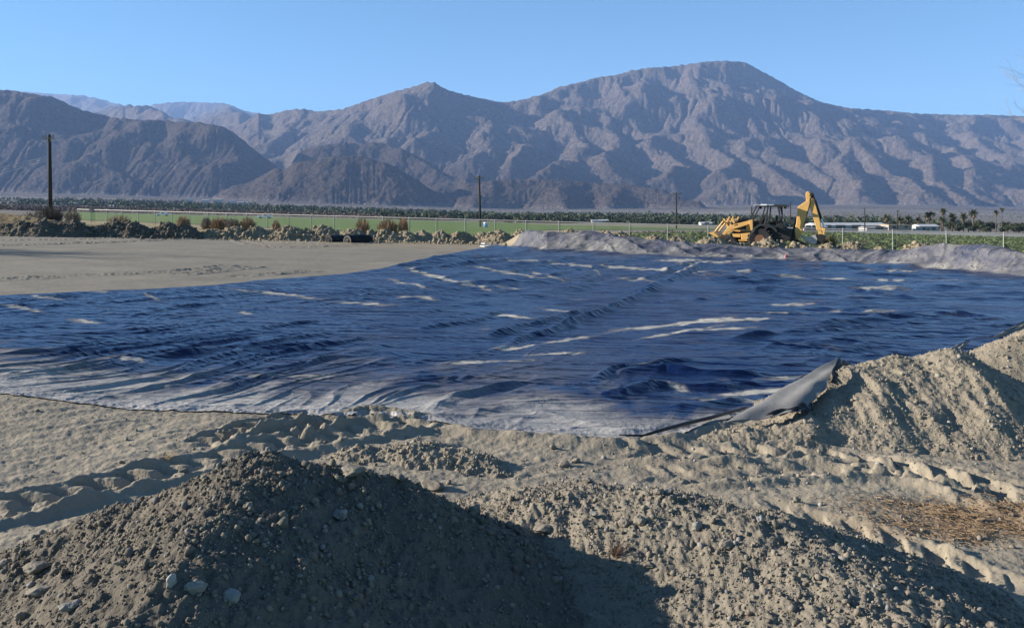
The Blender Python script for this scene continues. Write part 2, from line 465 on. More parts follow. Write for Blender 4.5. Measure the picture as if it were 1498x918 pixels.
HAZE = 4.5e-5
def build_haze():
    b = MB(); b.box((0, 8300, 1050), (36000, 19600, 2900))
    o = b.build('haze', None)
    m = bpy.data.materials.new('valley_haze'); m.use_nodes = True; t = m.node_tree
    t.nodes.remove(t.nodes['Principled BSDF'])
    v = t.nodes.new('ShaderNodeVolumePrincipled')
    v.inputs['Color'].default_value = (0.36, 0.56, 1.0, 1); v.inputs['Density'].default_value = HAZE; v.inputs['Anisotropy'].default_value = 0.0
    t.links.new(v.outputs['Volume'], t.nodes['Material Output'].inputs['Volume'])
    o.data.materials.append(m); tag(o, kind='stuff')
    tag(o, 'thin bluish haze filling the valley air', None)
build_haze()

# ------------------------------------------------------------------ ground
SAND = np.array([0.268, 0.230, 0.176])
FENCE_K = 53.8 * 9.0
def fence_Y(px):
    return FENCE_K / (4.17 + 0.003476 * np.asarray(px, float))
def build_ground():
    Y = np.concatenate([np.exp(np.linspace(math.log(0.7), math.log(2.4), 14))[:-1], np.exp(np.linspace(math.log(2.4), math.log(24), 600))[:-1],
                        np.exp(np.linspace(math.log(24), math.log(130), 300))[:-1], np.exp(np.linspace(math.log(130), math.log(2960), 150))])
    u = np.linspace(-0.80, 0.80, 1400)
    YY, UU = np.meshgrid(Y, u, indexing='ij'); XX = UU * (YY + 2.2)
    H = ground_h(XX, YY)
    X, Yf = XX.ravel(), YY.ravel()
    px = CX + X / Yf * F
    nr, fr, yb, yc = liner_edges(px)
    c = np.tile(SAND, (len(X), 1)); 
    def paint(m, col):
        c[:] = c * (1 - m[:, None]) + np.array(col) * m[:, None]
    n1 = fbm(X * 0.12, Yf * 0.12, 4, 201); n2 = fbm(X * 0.6, Yf * 0.6, 4, 202)
    paint(sstep(16, 22, Yf) * (1 - sstep(62, 70, Yf)), (0.222, 0.197, 0.158))                  # scraped pad beyond the liner
    paint(sstep(44, 62, Yf) * (1 - sstep(62, 70, Yf)) * sstep(300, 520, px), (0.285, 0.232, 0.16))
    paint(sstep(63, 68, Yf) * (1 - sstep(110, 130, Yf)), (0.30, 0.235, 0.13))                   # dry grass strip behind the heaps
    paint(sstep(110, 160, Yf), (0.165, 0.145, 0.12))                                        # valley floor
    far = sstep(900, 2200, Yf)
    paint(far, (0.16, 0.142, 0.128))
    paint(far * sstep(0.05, 0.4, fbm(X / 300, Yf / 900, 4, 205)) * 0.5, (0.33, 0.30, 0.26))
    paint(sstep(0.1, 0.45, n1) * 0.25 * (1 - sstep(110, 160, Yf)), (0.33, 0.285, 0.21))
    st = np.exp(-(((px - 1420) / 150) ** 2) - (((Yf - 6.25) / 0.42) ** 2) ** 2) * sstep(-0.35, 0.25, n2 + 0.2)
    paint(np.clip(st, 0, 1) * 0.8, (0.175, 0.115, 0.07))                                     # straw stain
    me = mesh_np('ground', np.stack([X, Yf, H.ravel()], 1), grid_quads(len(Y), len(u)),
                 soil('sandy_ground', None, 1.0, 0.70, 1.22, attr='tint'), True, {'tint': c})
    tag(link('ground', me), 'pale sandy ground of the building site and valley floor', kind='structure')
build_ground()

# ------------------------------------------------------------------ mountains
def Q(px, py, Y):
    v = P(px, py, Y); return (v.x, v.y, v.z)
RIDGES = [
    # far blue ridge at the left
    [(-300, 120, 16200), (0, 128, 16200), (30, 131, 16200), (85, 138, 15900), (115, 139, 15600), (140, 143, 15300), (175, 153, 15000), (210, 155, 15300), (245, 150, 15450), (270, 149, 15450), (330, 151, 15150), (360, 163, 14700), (395, 168, 14250), (430, 176, 13800)],
    [(105, 140, 14400), (150, 160, 13500), (205, 157, 8800), (235, 172, 8200), (280, 188, 7600)],
    [(330, 152, 14700), (345, 172, 8600), (365, 180, 8200)],
    # left mountain
    [(-420, 150, 5600), (-200, 140, 5500), (-60, 132, 5400), (0, 131, 5300), (25, 133, 5300), (60, 139, 5200), (80, 143, 5100), (105, 155, 5050), (130, 164, 5000), (180, 174, 4950), (230, 176, 4900), (300, 180, 4800), (330, 186, 4750), (355, 204, 4650), (380, 226, 4550), (402, 240, 4450), (418, 256, 4300)],
    [(70, 142, 5150), (45, 175, 4850), (10, 205, 4550), (-40, 245, 4250)],
    [(112, 160, 5000), (120, 190, 4750), (95, 225, 4450), (60, 255, 4200), (40, 275, 4080)],
    [(190, 175, 4900), (185, 205, 4650), (160, 225, 4450), (130, 222, 4350), (175, 255, 4150), (215, 277, 4040)],
    [(255, 178, 4850), (265, 205, 4600), (290, 232, 4400), (310, 258, 4200), (330, 272, 4100)],
    [(318, 183, 4780), (340, 215, 4500), (345, 240, 4350), (370, 258, 4250)],
    [(0, 131, 5300), (-40, 170, 5000), (-90, 230, 4500)],
    # middle ridges and sharp peak
    [(340, 190, 8600), (362, 178, 8300), (380, 171, 8000), (415, 163, 7700), (440, 159, 7500), (465, 163, 7400), (500, 160, 7200), (540, 146, 7050), (580, 133, 6900), (605, 127, 6850), (622, 121, 6800), (632, 119, 6800), (645, 127, 6800), (662, 134, 6850), (690, 141, 6900), (735, 150, 7000)],
    [(440, 159, 7500), (430, 180, 7000), (400, 200, 6500), (385, 215, 6100)],
    [(500, 160, 7200), (478, 180, 6700), (470, 200, 6300), (440, 214, 5900)],
    [(560, 140, 6980), (548, 165, 6500), (530, 190, 6100), (505, 205, 5700)],
    [(632, 119, 6800), (634, 140, 6550), (615, 165, 6250), (590, 195, 5900), (560, 215, 5600)],
    [(632, 119, 6800), (650, 150, 6400), (655, 175, 6100), (640, 200, 5800), (610, 222, 5500)],
    [(690, 141, 6900), (690, 165, 6500), (675, 190, 6100), (700, 215, 5700), (690, 240, 5300)],
    [(735, 150, 7000), (742, 175, 6600), (735, 200, 6200), (745, 225, 5700)],
    # main mountain and right ridge
    [(735, 150, 7000), (765, 146, 7100), (785, 140, 7200), (800, 136, 7300), (815, 128, 7350), (850, 120, 7500), (875, 113, 7600), (900, 110, 7650), (925, 103, 7700), (950, 99, 7750), (975, 98, 7800), (1000, 95, 7800), (1035, 90, 7800), (1060, 89, 7800), (1090, 91, 7800), (1110, 102, 7780), (1140, 118, 7750), (1165, 133, 7700), (1200, 149, 7650), (1240, 158, 7700), (1270, 160, 7800), (1300, 162, 7900), (1340, 166, 8000), (1400, 168, 8000), (1450, 168, 8000), (1500, 170, 8000), (1650, 180, 8000), (1800, 170, 8000)],
    [(800, 136, 7300), (788, 160, 6900), (765, 185, 6500), (755, 205, 6100), (775, 225, 5600), (760, 245, 5200)],
    [(850, 120, 7500), (845, 150, 7000), (820, 175, 6600), (835, 200, 6200), (860, 222, 5700), (835, 240, 5200), (800, 255, 4700)],
    [(925, 103, 7700), (905, 135, 7200), (915, 160, 6800), (890, 185, 6400), (905, 215, 5900), (880, 235, 5400), (905, 258, 4900)],
    [(990, 97, 7800), (985, 130, 7300), (1000, 160, 6900), (965, 190, 6400), (955, 218, 5900), (985, 240, 5400), (965, 262, 4900)],
    [(1045, 90, 7800), (1040, 118, 7400), (1048, 150, 6950), (1062, 180, 6500), (1095, 205, 6100), (1130, 226, 5700), (1180, 250, 5300), (1225, 268, 4950)],
    [(1048, 150, 6950), (1020, 180, 6450), (1030, 210, 5950), (1065, 235, 5500), (1050, 258, 5000)],
    [(1095, 205, 6100), (1090, 232, 5600), (1125, 255, 5150), (1165, 275, 4800), (1190, 288, 4600)],
    [(1140, 118, 7750), (1138, 150, 7200), (1165, 180, 6700), (1200, 200, 6300), (1240, 215, 5950), (1285, 232, 5500), (1320, 258, 5050), (1345, 282, 4650)],
    [(1165, 180, 6700), (1170, 205, 6200), (1210, 228, 5700)],
    [(1215, 152, 7650), (1235, 178, 7100), (1275, 200, 6600), (1320, 215, 6200), (1360, 235, 5700), (1375, 262, 5200), (1402, 288, 4650)],
    [(1300, 162, 7900), (1320, 185, 7300), (1345, 205, 6800), (1400, 225, 6200), (1430, 255, 5500), (1440, 285, 4900)],
    [(1390, 168, 8000), (1400, 190, 7400), (1440, 210, 6900), (1470, 235, 6300), (1460, 262, 5600), (1490, 285, 5000)],
    [(1500, 170, 8000), (1520, 200, 7200), (1530, 240, 6200), (1560, 285, 5000)],
    [(1240, 215, 5950), (1225, 240, 5400), (1245, 262, 5000), (1260, 285, 4650)],
    # low dark hills in front
    [(395, 240, 4700), (440, 220, 4800), (470, 212, 4800), (500, 208, 4800), (550, 207, 4800), (590, 218, 4700), (625, 236, 4550), (655, 256, 4400), (680, 275, 4200)],
    [(345, 284, 3950), (372, 262, 3850), (400, 248, 3800), (450, 236, 3750), (490, 228, 3750), (530, 229, 3750), (570, 240, 3700), (600, 256, 3650), (630, 280, 3600)],
    [(450, 236, 3750), (440, 262, 3600), (420, 288, 3450)],
    [(510, 228, 3750), (505, 255, 3600), (480, 290, 3400)],
    [(565, 240, 3700), (575, 268, 3550), (555, 298, 3350)],
    [(640, 288, 3700), (690, 268, 3750), (740, 262, 3800), (800, 263, 3800), (850, 266, 3800), (920, 270, 3750), (965, 276, 3650), (990, 285, 3550), (1012, 299, 3450)],
    [(720, 264, 3750), (700, 285, 3550), (690, 302, 3350)],
    [(830, 265, 3800), (820, 285, 3550), (830, 303, 3350)],
    [(930, 271, 3750), (900, 288, 3550), (890, 303, 3350)],
    [(1035, 288, 4600), (1062, 272, 4700), (1080, 268, 4700), (1110, 277, 4650), (1130, 289, 4550)],
]
def build_mountains():
    NR, NC = 470, 1040
    Y = np.exp(np.linspace(math.log(2940), math.log(17200), NR)); u = np.linspace(-0.74, 0.74, NC)
    YY, UU = np.meshgrid(Y, u, indexing='ij'); XX = UU * YY
    fl = z0(XX, YY) + 1.2 * fbm(XX / 120.0, YY / 120.0, 3, 81)
    wx = 170 * fbm(XX / 700, YY / 700, 5, 301); wy = 170 * fbm(XX / 700, YY / 700, 5, 302)
    damp = sstep(3200, 5000, YY)
    wx *= 0.25 + 0.5 * damp; wy *= 0.25 + 0.75 * damp
    H = seg_skel(XX + wx, YY + wy, [[Q(*p) for p in r] for r in RIDGES], 0.54, 40.0, 25.0)
    rel = np.clip((H - fl) / 300.0, 0, 1)
    H = H + rel * (85 * (ridged(XX / 1000, YY / 1000, 2, 309) - 0.35) + 50 * (ridged(XX / 520, YY / 520, 2, 310) - 0.35) + 22 * fbm(XX / 300, YY / 300, 4, 314) + 8 * ridged(XX / 130, YY / 130, 4, 316))
    H = np.maximum(H, fl - 25) 
    # carve gullies: stream-power erosion with pointer doubling
    N = NR * NC
    ids = np.arange(N).reshape(NR, NC)
    area = (np.gradient(YY, axis=0) * np.gradient(XX, axis=1)).ravel()
    base = np.maximum(H, fl)
    h = base.copy()
    offs = [(-1, -1), (-1, 0), (-1, 1), (0, -1), (0, 1), (1, -1), (1, 0), (1, 1)]
    for it in range(26):
        hp = np.pad(h, 1, constant_values=1e9); xp = np.pad(XX, 1, mode='edge'); yp = np.pad(YY, 1, mode='edge')
        best = np.zeros((NR, NC)); rec = ids.copy(); dl = np.ones((NR, NC))
        low = np.full((NR, NC), 1e9)
        for di, dj in offs:
            hn = hp[1 + di:1 + di + NR, 1 + dj:1 + dj + NC]
            dd = np.hypot(xp[1 + di:1 + di + NR, 1 + dj:1 + dj + NC] - XX, yp[1 + di:1 + di + NR, 1 + dj:1 + dj + NC] - YY) + 1e-3
            s = (h - hn) / dd; low = np.minimum(low, hn)
            m = s > best
            best[m] = s[m]; dl[m] = dd[m]
            ni = np.clip(np.arange(NR)[:, None] + di, 0, NR - 1) * NC + np.clip(np.arange(NC)[None, :] + dj, 0, NC - 1)
            rec[m] = ni[m]
        rec = rec.ravel(); root = rec == np.arange(N)
        A = area.copy(); r = rec.copy(); live = ~root
        for _ in range(10):
            add = np.bincount(r[live], weights=A[live], minlength=N)
            # nodes already pointing at a root stop passing on
            A = A + add
            nxt = r[r]; live = live & ~root[r]
            r = nxt
        Fk = np.where(root, 0.0, 0.0012 * np.sqrt(A)) * 22.0 / dl.ravel()
        Fk = np.clip(Fk, 0, 6)
        a = h.ravel() / (1 + Fk); b = Fk / (1 + Fk); r = rec.copy()
        b = np.where(root, 0, b)
        for _ in range(10):
            a = a + b * a[r] * 1.0; b = b * b[r]; r = r[r]
        hn = a.reshape(NR, NC)
        h = h * 0.55 + np.clip(hn, fl - 25, h) * 0.45
        pit = h < low; h = np.where(pit & (h < low), np.minimum(low + 0.01, h + 4), h)
        if it % 3 == 2:
            lap = np.zeros_like(h)
            lap[1:-1, 1:-1] = (h[:-2, 1:-1] + h[2:, 1:-1] + h[1:-1, :-2] + h[1:-1, 2:]) / 4 - h[1:-1, 1:-1]
            h = h + 0.12 * lap
    # keep the crests where the photograph has them
    h = np.maximum(h, base - 90 - 60 * rel)
    m = np.clip((h - fl) / 14.0, 0, 1)
    h = h + m * (9.0 * ridged(XX / 75, YY / 75, 3, 330) + 5.0 * ridged(XX / 28, YY / 28, 2, 333))
    # settle the skyline on the real one
    px = CX + u * F
    sky_y = np.interp(px, *np.array([(-320, 126), (0, 131), (25, 133), (60, 136), (85, 138), (115, 139), (140, 143), (175, 153), (210, 155), (245, 150), (270, 149), (330, 151), (360, 163), (395, 168), (415, 162), (440, 159), (465, 163), (500, 160), (540, 146),
        (580, 133), (605, 127), (622, 121), (632, 119), (645, 127), (662, 134), (690, 141), (735, 150), (765, 146), (785, 140), (800, 136), (815, 128), (850, 120), (875, 113), (900, 110), (925, 103), (950, 99), (975, 98), (1000, 95), (1035, 90), (1060, 89), (1090, 91), (1110, 102),
        (1140, 118), (1165, 133), (1200, 149), (1240, 158), (1270, 160), (1300, 162), (1340, 166), (1400, 168), (1450, 168), (1500, 170), (1700, 176)], float).T)
    def settle(y0, y1, p0, p1, pts, lo=0.3):
        pts = np.array(pts, float); jj = np.nonzero((px > p0) & (px < p1))[0]; rr_ = np.nonzero((Y > y0) & (Y < y1))[0]
        s = np.ix_(rr_, jj); hh = h[s]; ff = fl[s]; el = (hh - EYE) / YY[s]; top = el.argmax(0); k_ = np.arange(len(jj))
        want = (HY - np.interp(px[jj], pts[:, 0], pts[:, 1])) / F * YY[s][top, k_] + EYE
        den = np.maximum(hh[top, k_] - ff[top, k_], 12)
        fac = np.clip((want - ff[top, k_]) / den, .3, 1.8)
        fac = np.convolve(np.pad(fac, 5, mode='edge'), np.ones(11) / 11, 'valid')
        ed = np.minimum(sstep(p0, p0 + 45, px[jj]) if p0 > -300 else 1.0, 1 - sstep(p1 - 30, p1, px[jj]))
        ww = sstep(0.0, lo, (hh - ff) / den[None]) * ed[None] * (1 - sstep(y1 - 250, y1, Y[rr_]))[:, None]
        h[s] = ff + (hh - ff) * (1 + (fac[None] - 1) * ww)
    settle(2900, 5900, -400, 440, [(-400, 145), (-60, 132), (0, 131), (25, 133), (60, 139), (80, 143), (105, 155), (130, 164), (180, 174), (230, 176), (300, 180), (330, 186), (355, 204), (380, 226), (402, 240), (418, 256), (440, 258)])
    settle(2900, 5150, 425, 690, [(425, 228), (440, 220), (470, 212), (500, 208), (550, 207), (590, 218), (625, 236), (655, 256), (690, 268)])
    settle(2900, 4100, 340, 655, [(345, 284), (372, 262), (400, 248), (450, 236), (490, 228), (530, 229), (570, 240), (600, 256), (640, 284)])
    settle(2900, 4200, 640, 1030, [(640, 284), (690, 268), (740, 262), (800, 263), (850, 266), (920, 270), (965, 276), (990, 285), (1012, 297), (1030, 300)])
    farm = np.where((px > 85) & (px < 418), 1.0, 0.0)[None] * (1 - sstep(5900, 6300, YY))
    for _ in range(2):
        el = (h - EYE) / YY; top = el.argmax(0); j = np.arange(NC)
        want = (HY - sky_y) / F * YY[top, j] + EYE
        fac = (want - fl[top, j]) / np.maximum(h[top, j] - fl[top, j], 30)
        fac = np.convolve(np.pad(fac, 4, mode='edge'), np.ones(9) / 9, 'valid')
        ww = sstep(0.25, 0.85, (h - fl) / np.maximum(h[top, j] - fl[top, j], 30)[None]) * (1 - farm)
        h = fl + (h - fl) * (1 + (np.clip(fac, .6, 1.6)[None] - 1) * ww)
    z = np.maximum(h, fl)
    z[0] -= 2.0
    px = CX + UU * F
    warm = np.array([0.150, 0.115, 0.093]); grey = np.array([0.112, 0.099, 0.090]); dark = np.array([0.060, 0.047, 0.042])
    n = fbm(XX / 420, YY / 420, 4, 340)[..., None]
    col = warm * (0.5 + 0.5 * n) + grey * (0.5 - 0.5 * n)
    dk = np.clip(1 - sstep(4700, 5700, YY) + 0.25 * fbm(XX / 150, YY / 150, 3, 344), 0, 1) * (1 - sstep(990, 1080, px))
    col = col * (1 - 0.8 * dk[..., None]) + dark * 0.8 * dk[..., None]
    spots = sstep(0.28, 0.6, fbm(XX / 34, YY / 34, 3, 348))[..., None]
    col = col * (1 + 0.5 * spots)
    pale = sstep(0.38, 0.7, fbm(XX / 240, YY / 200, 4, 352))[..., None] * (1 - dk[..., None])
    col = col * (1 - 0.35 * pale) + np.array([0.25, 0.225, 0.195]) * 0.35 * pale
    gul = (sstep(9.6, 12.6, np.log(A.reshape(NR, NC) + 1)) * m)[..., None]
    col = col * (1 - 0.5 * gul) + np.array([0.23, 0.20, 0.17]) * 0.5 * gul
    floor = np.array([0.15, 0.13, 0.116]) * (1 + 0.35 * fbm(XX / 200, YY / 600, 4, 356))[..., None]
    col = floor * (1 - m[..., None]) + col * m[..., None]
    k = NT('mountain_rock')
    b1 = k.noise(0.035, 5, 0.65); b2 = k.noise(0.11, 4, 0.7); sp = k.n('TexVoronoi', {'Vector': k.pos, 'Scale': 0.06}).outputs['Distance']
    f = k.ramp(k.math('ADD', k.math('MULTIPLY', b1, 0.5), k.math('MULTIPLY', b2, 0.5)), 0.36, 0.64)
    c = k.mix(1.0, k.attr('tint'), k.mix(f, (0.50, 0.50, 0.52), (1.5, 1.48, 1.44)), 'MULTIPLY')
    c = k.mix(k.math('MULTIPLY', k.ramp(sp, 0.2, 0.05), 0.4), c, (0.05, 0.055, 0.045))
    mat = k.done(c, 1.0, k.bump(k.math('ADD', b1, k.math('MULTIPLY', b2, 0.5)), 1.0, 26.0), spec=0.05)
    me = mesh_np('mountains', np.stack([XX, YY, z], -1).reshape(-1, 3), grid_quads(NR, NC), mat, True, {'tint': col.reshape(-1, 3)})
    tag(link('mountains', me), 'bare brown desert mountains with sharp peak and long ridges', kind='structure')
build_mountains()

def field_sheet(name, mat, pxs, y_near, y_far, n=60, lift=0.06, wob=0.0):
    """a sheet over the ground between two distances given per bearing"""
    px = np.linspace(pxs[0], pxs[-1], 260)
    a = np.interp(px, pxs, y_near); b = np.interp(px, pxs, y_far)
    t = np.linspace(0, 1, n)[:, None]
    Y = a[None] * (b / a)[None] ** t; X = (px[None] - CX) / F * Y
    Z = z0(X, Y) + lift + 1.2 * fbm(X / 120.0, Y / 120.0, 3, 81) * sstep(250, 900, Y) + 0.05 * fbm(X * 0.35, Y * 0.35, 3, 3) * (1 - sstep(60, 200, Y))
    me = mesh_np(name, np.stack([X, Y, Z], -1).reshape(-1, 3), grid_quads(n, 260), mat)
    return link(name, me)
def field_mat(name, a, b, rows, ang):
    k = NT(name)
    mp = k.n('Mapping', {'Vector': k.pos, 'Rotation': (0, 0, ang), 'Scale': (1.0, 0.03, 1.0)}).outputs['Vector']
    st = k.noise(0.5, 3, 0.6, vec=mp); big = k.noise(0.02, 4, 0.6); fine = k.noise(1.5, 3, 0.7)
    f = k.ramp(k.math('ADD', k.math('MULTIPLY', st, 0.4), k.math('ADD', k.math('MULTIPLY', big, 0.35), k.math('MULTIPLY', fine, 0.25))), 0.35, 0.65)
    return k.done(k.mix(f, a, b), 0.9, k.bump(fine, 0.6, 0.15), spec=0.1)
def build_fields():
    pxs = np.array([96, 250, 400, 560, 700, 760, 800, 1000, 1050.])
    near = fence_Y(pxs) + np.array([18, 12, 8, 6, 10, 20, 60, 130, 150.])
    far = np.array([700, 640, 600, 560, 520, 420, 300, 275, 270.])
    g = field_sheet('green_field', field_mat('young_green_crop', (0.075, 0.13, 0.025), (0.115, 0.175, 0.042), 1, 0.3), pxs, near, far)
    tag(g, 'flat bright green field of young crop beyond the fence', kind='stuff')
    pxs = np.array([752, 800, 1000, 1060, 1110.])
    g = field_sheet('fallow_field', field_mat('dry_fallow', (0.17, 0.16, 0.10), (0.235, 0.22, 0.145), 1, 0.3), pxs, np.array([430, 303, 278, 273, 270.]), np.array([800, 800, 700, 600, 500.]), lift=0.10)
    tag(g, 'pale dry fallow field behind the green strip', kind='stuff')
build_fields()
# ------------------------------------------------------------------ pond liner
STREAKS = [(590, 394, 720, 428, 5, 1.0), (690, 392, 830, 414, 3.5, .9), (700, 378, 1060, 405, 3.2, .85), (480, 443, 575, 450, 3.5, 1), (100, 470, 150, 475, 5, 1), (40, 434, 100, 442, 3.5, .9), (0, 448, 65, 459, 4, .8),
           (205, 432, 235, 442, 3, .7), (340, 425, 470, 438, 3.5, .9), (130, 428, 165, 430, 3, .8), (345, 459, 370, 460, 3, .8), (270, 445, 280, 449, 3, .5), (585, 437, 640, 442, 3, .8), (720, 462, 785, 467, 3.5, .95),
           (790, 453, 840, 459, 3.5, .8), (725, 422, 770, 427, 3, .8), (860, 392, 880, 405, 3, .6), (770, 398, 840, 413, 3, .8), (560, 408, 630, 425, 3.5, .8), (900, 409, 965, 414, 3, .7),
           (890, 488, 1075, 466, 5, 1), (940, 498, 1060, 478, 4, .9), (790, 505, 870, 495, 4, .9), (770, 522, 860, 518, 5, .9), (640, 535, 790, 530, 5, .95), (720, 515, 790, 508, 4, .9), (1000, 473, 1140, 470, 4, .9), (1000, 487, 1110, 482, 4, .8),
           (1115, 449, 1200, 446, 3, .85), (1100, 462, 1230, 458, 3, .6), (1180, 410, 1260, 411, 3, .9), (1265, 412, 1330, 413, 4.5, 1), (1240, 426, 1325, 425, 4, .9), (1000, 395, 1050, 400, 3, .8), (1040, 398, 1100, 400, 3, .9),
           (1260, 398, 1360, 402, 3, .8), (1230, 438, 1300, 436, 3, .6), (1250, 461, 1320, 457, 3, .6), (1330, 412, 1440, 414, 2.5, .5), (1130, 406, 1180, 408, 2.5, .6), (960, 382, 1050, 385, 6, 1), (990, 391, 1100, 381, 5, .8),
           (170, 527, 215, 533, 6, .8), (130, 555, 190, 548, 5, .7), (340, 550, 480, 552, 9, .55), (420, 560, 500, 548, 7, .6), (-40, 545, 70, 555, 10, .7), (60, 575, 200, 562, 8, .6),
           (1040, 580, 1170, 570, 6, .9), (1010, 585, 1150, 590, 6, .9), (1110, 560, 1190, 553, 5, .8), (940, 560, 1010, 575, 4, .7), (900, 540, 960, 536, 4, .6), (700, 598, 780, 580, 8, .5)]
FOLDS = [([(150, 473), (240, 492), (325, 511)], .022, .09), ([(420, 452), (520, 476), (600, 498)], .022, .12), ([(90, 448), (190, 462), (270, 474)], .02, .12), ([(560, 415), (700, 446), (830, 476)], .022, .15), ([(655, 545), (745, 506), (850, 470), (930, 437), (985, 408), (1045, 383)], .13, .22), ([(550, 402), (690, 388), (745, 380), (775, 365)], .10, .3), ([(720, 396), (800, 385), (880, 372)], .10, .3),
         ([(760, 410), (880, 392), (960, 376)], .10, .3), ([(690, 500), (800, 470), (870, 452)], .07, .2), ([(930, 418), (980, 396), (1030, 380)], .10, .3), ([(0, 553), (60, 549), (140, 540)], .05, .1), ([(200, 525), (280, 518), (330, 508)], .05, .1),
         ([(620, 415), (660, 405), (720, 396)], .07, .2), ([(330, 492), (420, 478), (480, 470)], .05, .12), ([(190, 465), (260, 452), (330, 445)], .05, .15), ([(600, 487), (700, 470), (745, 455)], .06, .15), ([(540, 570), (650, 558), (760, 552)], .04, .1),
         ([(340, 548), (430, 536), (520, 520)], .04, .1), ([(840, 420), (870, 408), (900, 400)], .06, .2), ([(1160, 480), (1280, 470), (1400, 463), (1500, 470)], .09, .5), ([(1210, 425), (1350, 440), (1500, 440)], .06, .4), ([(1000, 445), (1100, 425), (1200, 425)], .06, .2),
         ([(900, 552), (985, 545), (1075, 552), (1140, 548)], .11, .22), ([(870, 585), (960, 566), (1060, 572), (1120, 560)], .09, .22), ([(960, 600), (1050, 592), (1110, 585)], .05, .2), ([(760, 598), (860, 625), (960, 640)], .05, .2), ([(850, 560), (940, 540), (1020, 527)], .08, .18),
         ([(0, 520), (120, 512), (180, 500)], .045, .1), ([(400, 520), (470, 510), (540, 494)], .05, .1), ([(640, 590), (720, 575), (780, 560)], .05, .15), ([(1100, 520), (1250, 500), (1400, 490)], .05, .3), ([(1050, 500), (1180, 490), (1300, 480)], .07, .2)]
def build_liner():
    NCOL, NROW = 1900, 600
    px = np.linspace(-330, 1640, NCOL)
    nr, fr, yb, yc = liner_edges(px)
    nr = nr + 0.05 * fbm(px / 40.0, px * 0, 3, 400); fr = fr * (1 + 0.004 * fbm(px / 30.0, px * 0 + 4, 3, 401))
    t = np.linspace(0, 1, NROW)[:, None]
    Y = nr[None] * (fr / nr)[None] ** t
    X = (px[None] - CX) / F * Y
    Z = z0(X, Y) + berm(X, Y) + 0.02
    py = HY + TILT * (px[None] - CX) + EYE * F / Y
    PX = np.broadcast_to(px[None], Y.shape)
    onb = sstep(-0.3, 0.6, Y - yb[None]) * sstep(735, 770, PX)
    into = np.clip((Y - nr[None]) / 0.8, 0, 1) * np.clip((fr[None] - Y) / 1.0, 0.15, 1)
    # wrinkles: long ridges running away to the right, of several widths
    ang = 1.0
    wpx = X + 0.7 * fbm(X * 0.22, Y * 0.22, 3, 411); wpy = Y + 0.7 * fbm(X * 0.22, Y * 0.22, 3, 412)
    a = wpx * math.cos(ang) + wpy * math.sin(ang); c = -wpx * math.sin(ang) + wpy * math.cos(ang) + 0.9 * fbm(X * 0.13, Y * 0.10, 2, 410)
    thin = np.clip(11.0 / Y, 0.32, 1.0); rw = sstep(820, 1150, PX)
    r1 = np.clip(1 - np.abs(gnoise(a * 0.16, c * 1.05, 420)) * 3.6, 0, 1) ** 1.5
    r2 = np.clip(1 - np.abs(gnoise(a * 0.30, c * 2.1, 421)) * 3.4, 0, 1) ** 1.5
    r3 = np.clip(1 - np.abs(gnoise(a * 0.08, c * 0.5, 422)) * 4.5, 0, 1) ** 1.3
    b2 = -0.5
    a2 = wpx * math.cos(b2) + wpy * math.sin(b2); c2 = -wpx * math.sin(b2) + wpy * math.cos(b2)
    r4 = np.clip(1 - np.abs(gnoise(a2 * 0.2, c2 * 0.9, 424)) * 4.5, 0, 1) ** 1.4
    dens = 0.45 + 0.55 * sstep(-0.3, 0.3, gnoise(X * 0.15, Y * 0.1, 426))
    farw = sstep(14, 30, Y)
    a3 = wpx * math.cos(0.42) + wpy * math.sin(0.42); c3 = -wpx * math.sin(0.42) + wpy * math.cos(0.42)
    def crease(fa, fc, k_, sd):
        return (1 - rw) * np.clip(1 - np.abs(gnoise(a * fa, c * fc, sd)) * k_ * thin, 0, 1) ** 1.15 + rw * np.clip(1 - np.abs(gnoise(a3 * fa, c3 * fc * 0.8, sd + 50)) * k_ * thin, 0, 1) ** 1.15
    r5 = crease(0.20, 1.25, 7.5, 427)
    r6 = crease(0.42, 2.8, 5.5, 423)
    r7 = sstep(0, 1, crease(0.10, 0.60, 7.0, 425))
    wr = dens * (0.006 * r1 + 0.036 * r5 * (1 - 0.5 * farw) + 0.018 * r6 * (1 - farw) + 0.008 * r2 * (1 - 0.5 * farw) + (0.006 + 0.03 * farw) * r3 + 0.006 * r4 + 0.095 * farw * r7)
    wr += 0.007 * fbm(X * 1.8, Y * 1.8, 3, 428) + 0.022 * fbm(X * 0.25, Y * 0.25, 2, 429)
    wr += onb * (0.12 * fbm(X * 0.6, Y * 0.6, 3, 431) + 0.05 * np.clip(1 - np.abs(gnoise(X * 0.4 - Y * 0.5, Y * 0.4 + X * .2, 434)) * 6, 0, 1) + 0.09 * np.clip(1 - np.abs(gnoise(X * 0.7 + Y * 0.35, Y * 0.35, 433)) * 4, 0, 1))
    rel = sstep(900, 1150, PX) * (1 - onb)
    wr += rel * 0.045 * (np.clip(1 - np.abs(gnoise(X * 0.18, Y * 0.62, 435)) * 2.6, 0, 1) ** 1.4) * sstep(0.5, 2.5, Y - nr[None])
    for path, hgt, wid in FOLDS:
        g = [G(*p) for p in path]; best = np.full(X.shape, 99.0); tt = np.zeros_like(X); acc = 0
        gx = X + 0.18 * fbm(X * 0.8, Y * 0.8, 2, 437); gy = Y + 0.18 * fbm(X * 0.8, Y * 0.8, 2, 438)
        for p, q in zip(g[:-1], g[1:]):
            dx, dy = q[0] - p[0], q[1] - p[1]; L = math.hypot(dx, dy)
            s = np.clip(((gx - p[0]) * dx + (gy - p[1]) * dy) / L / L, 0, 1)
            d = np.hypot(gx - p[0] - s * dx, gy - p[1] - s * dy); k = d < best
            best[k] = d[k]; tt[k] = (acc + s * L)[k]; acc += L
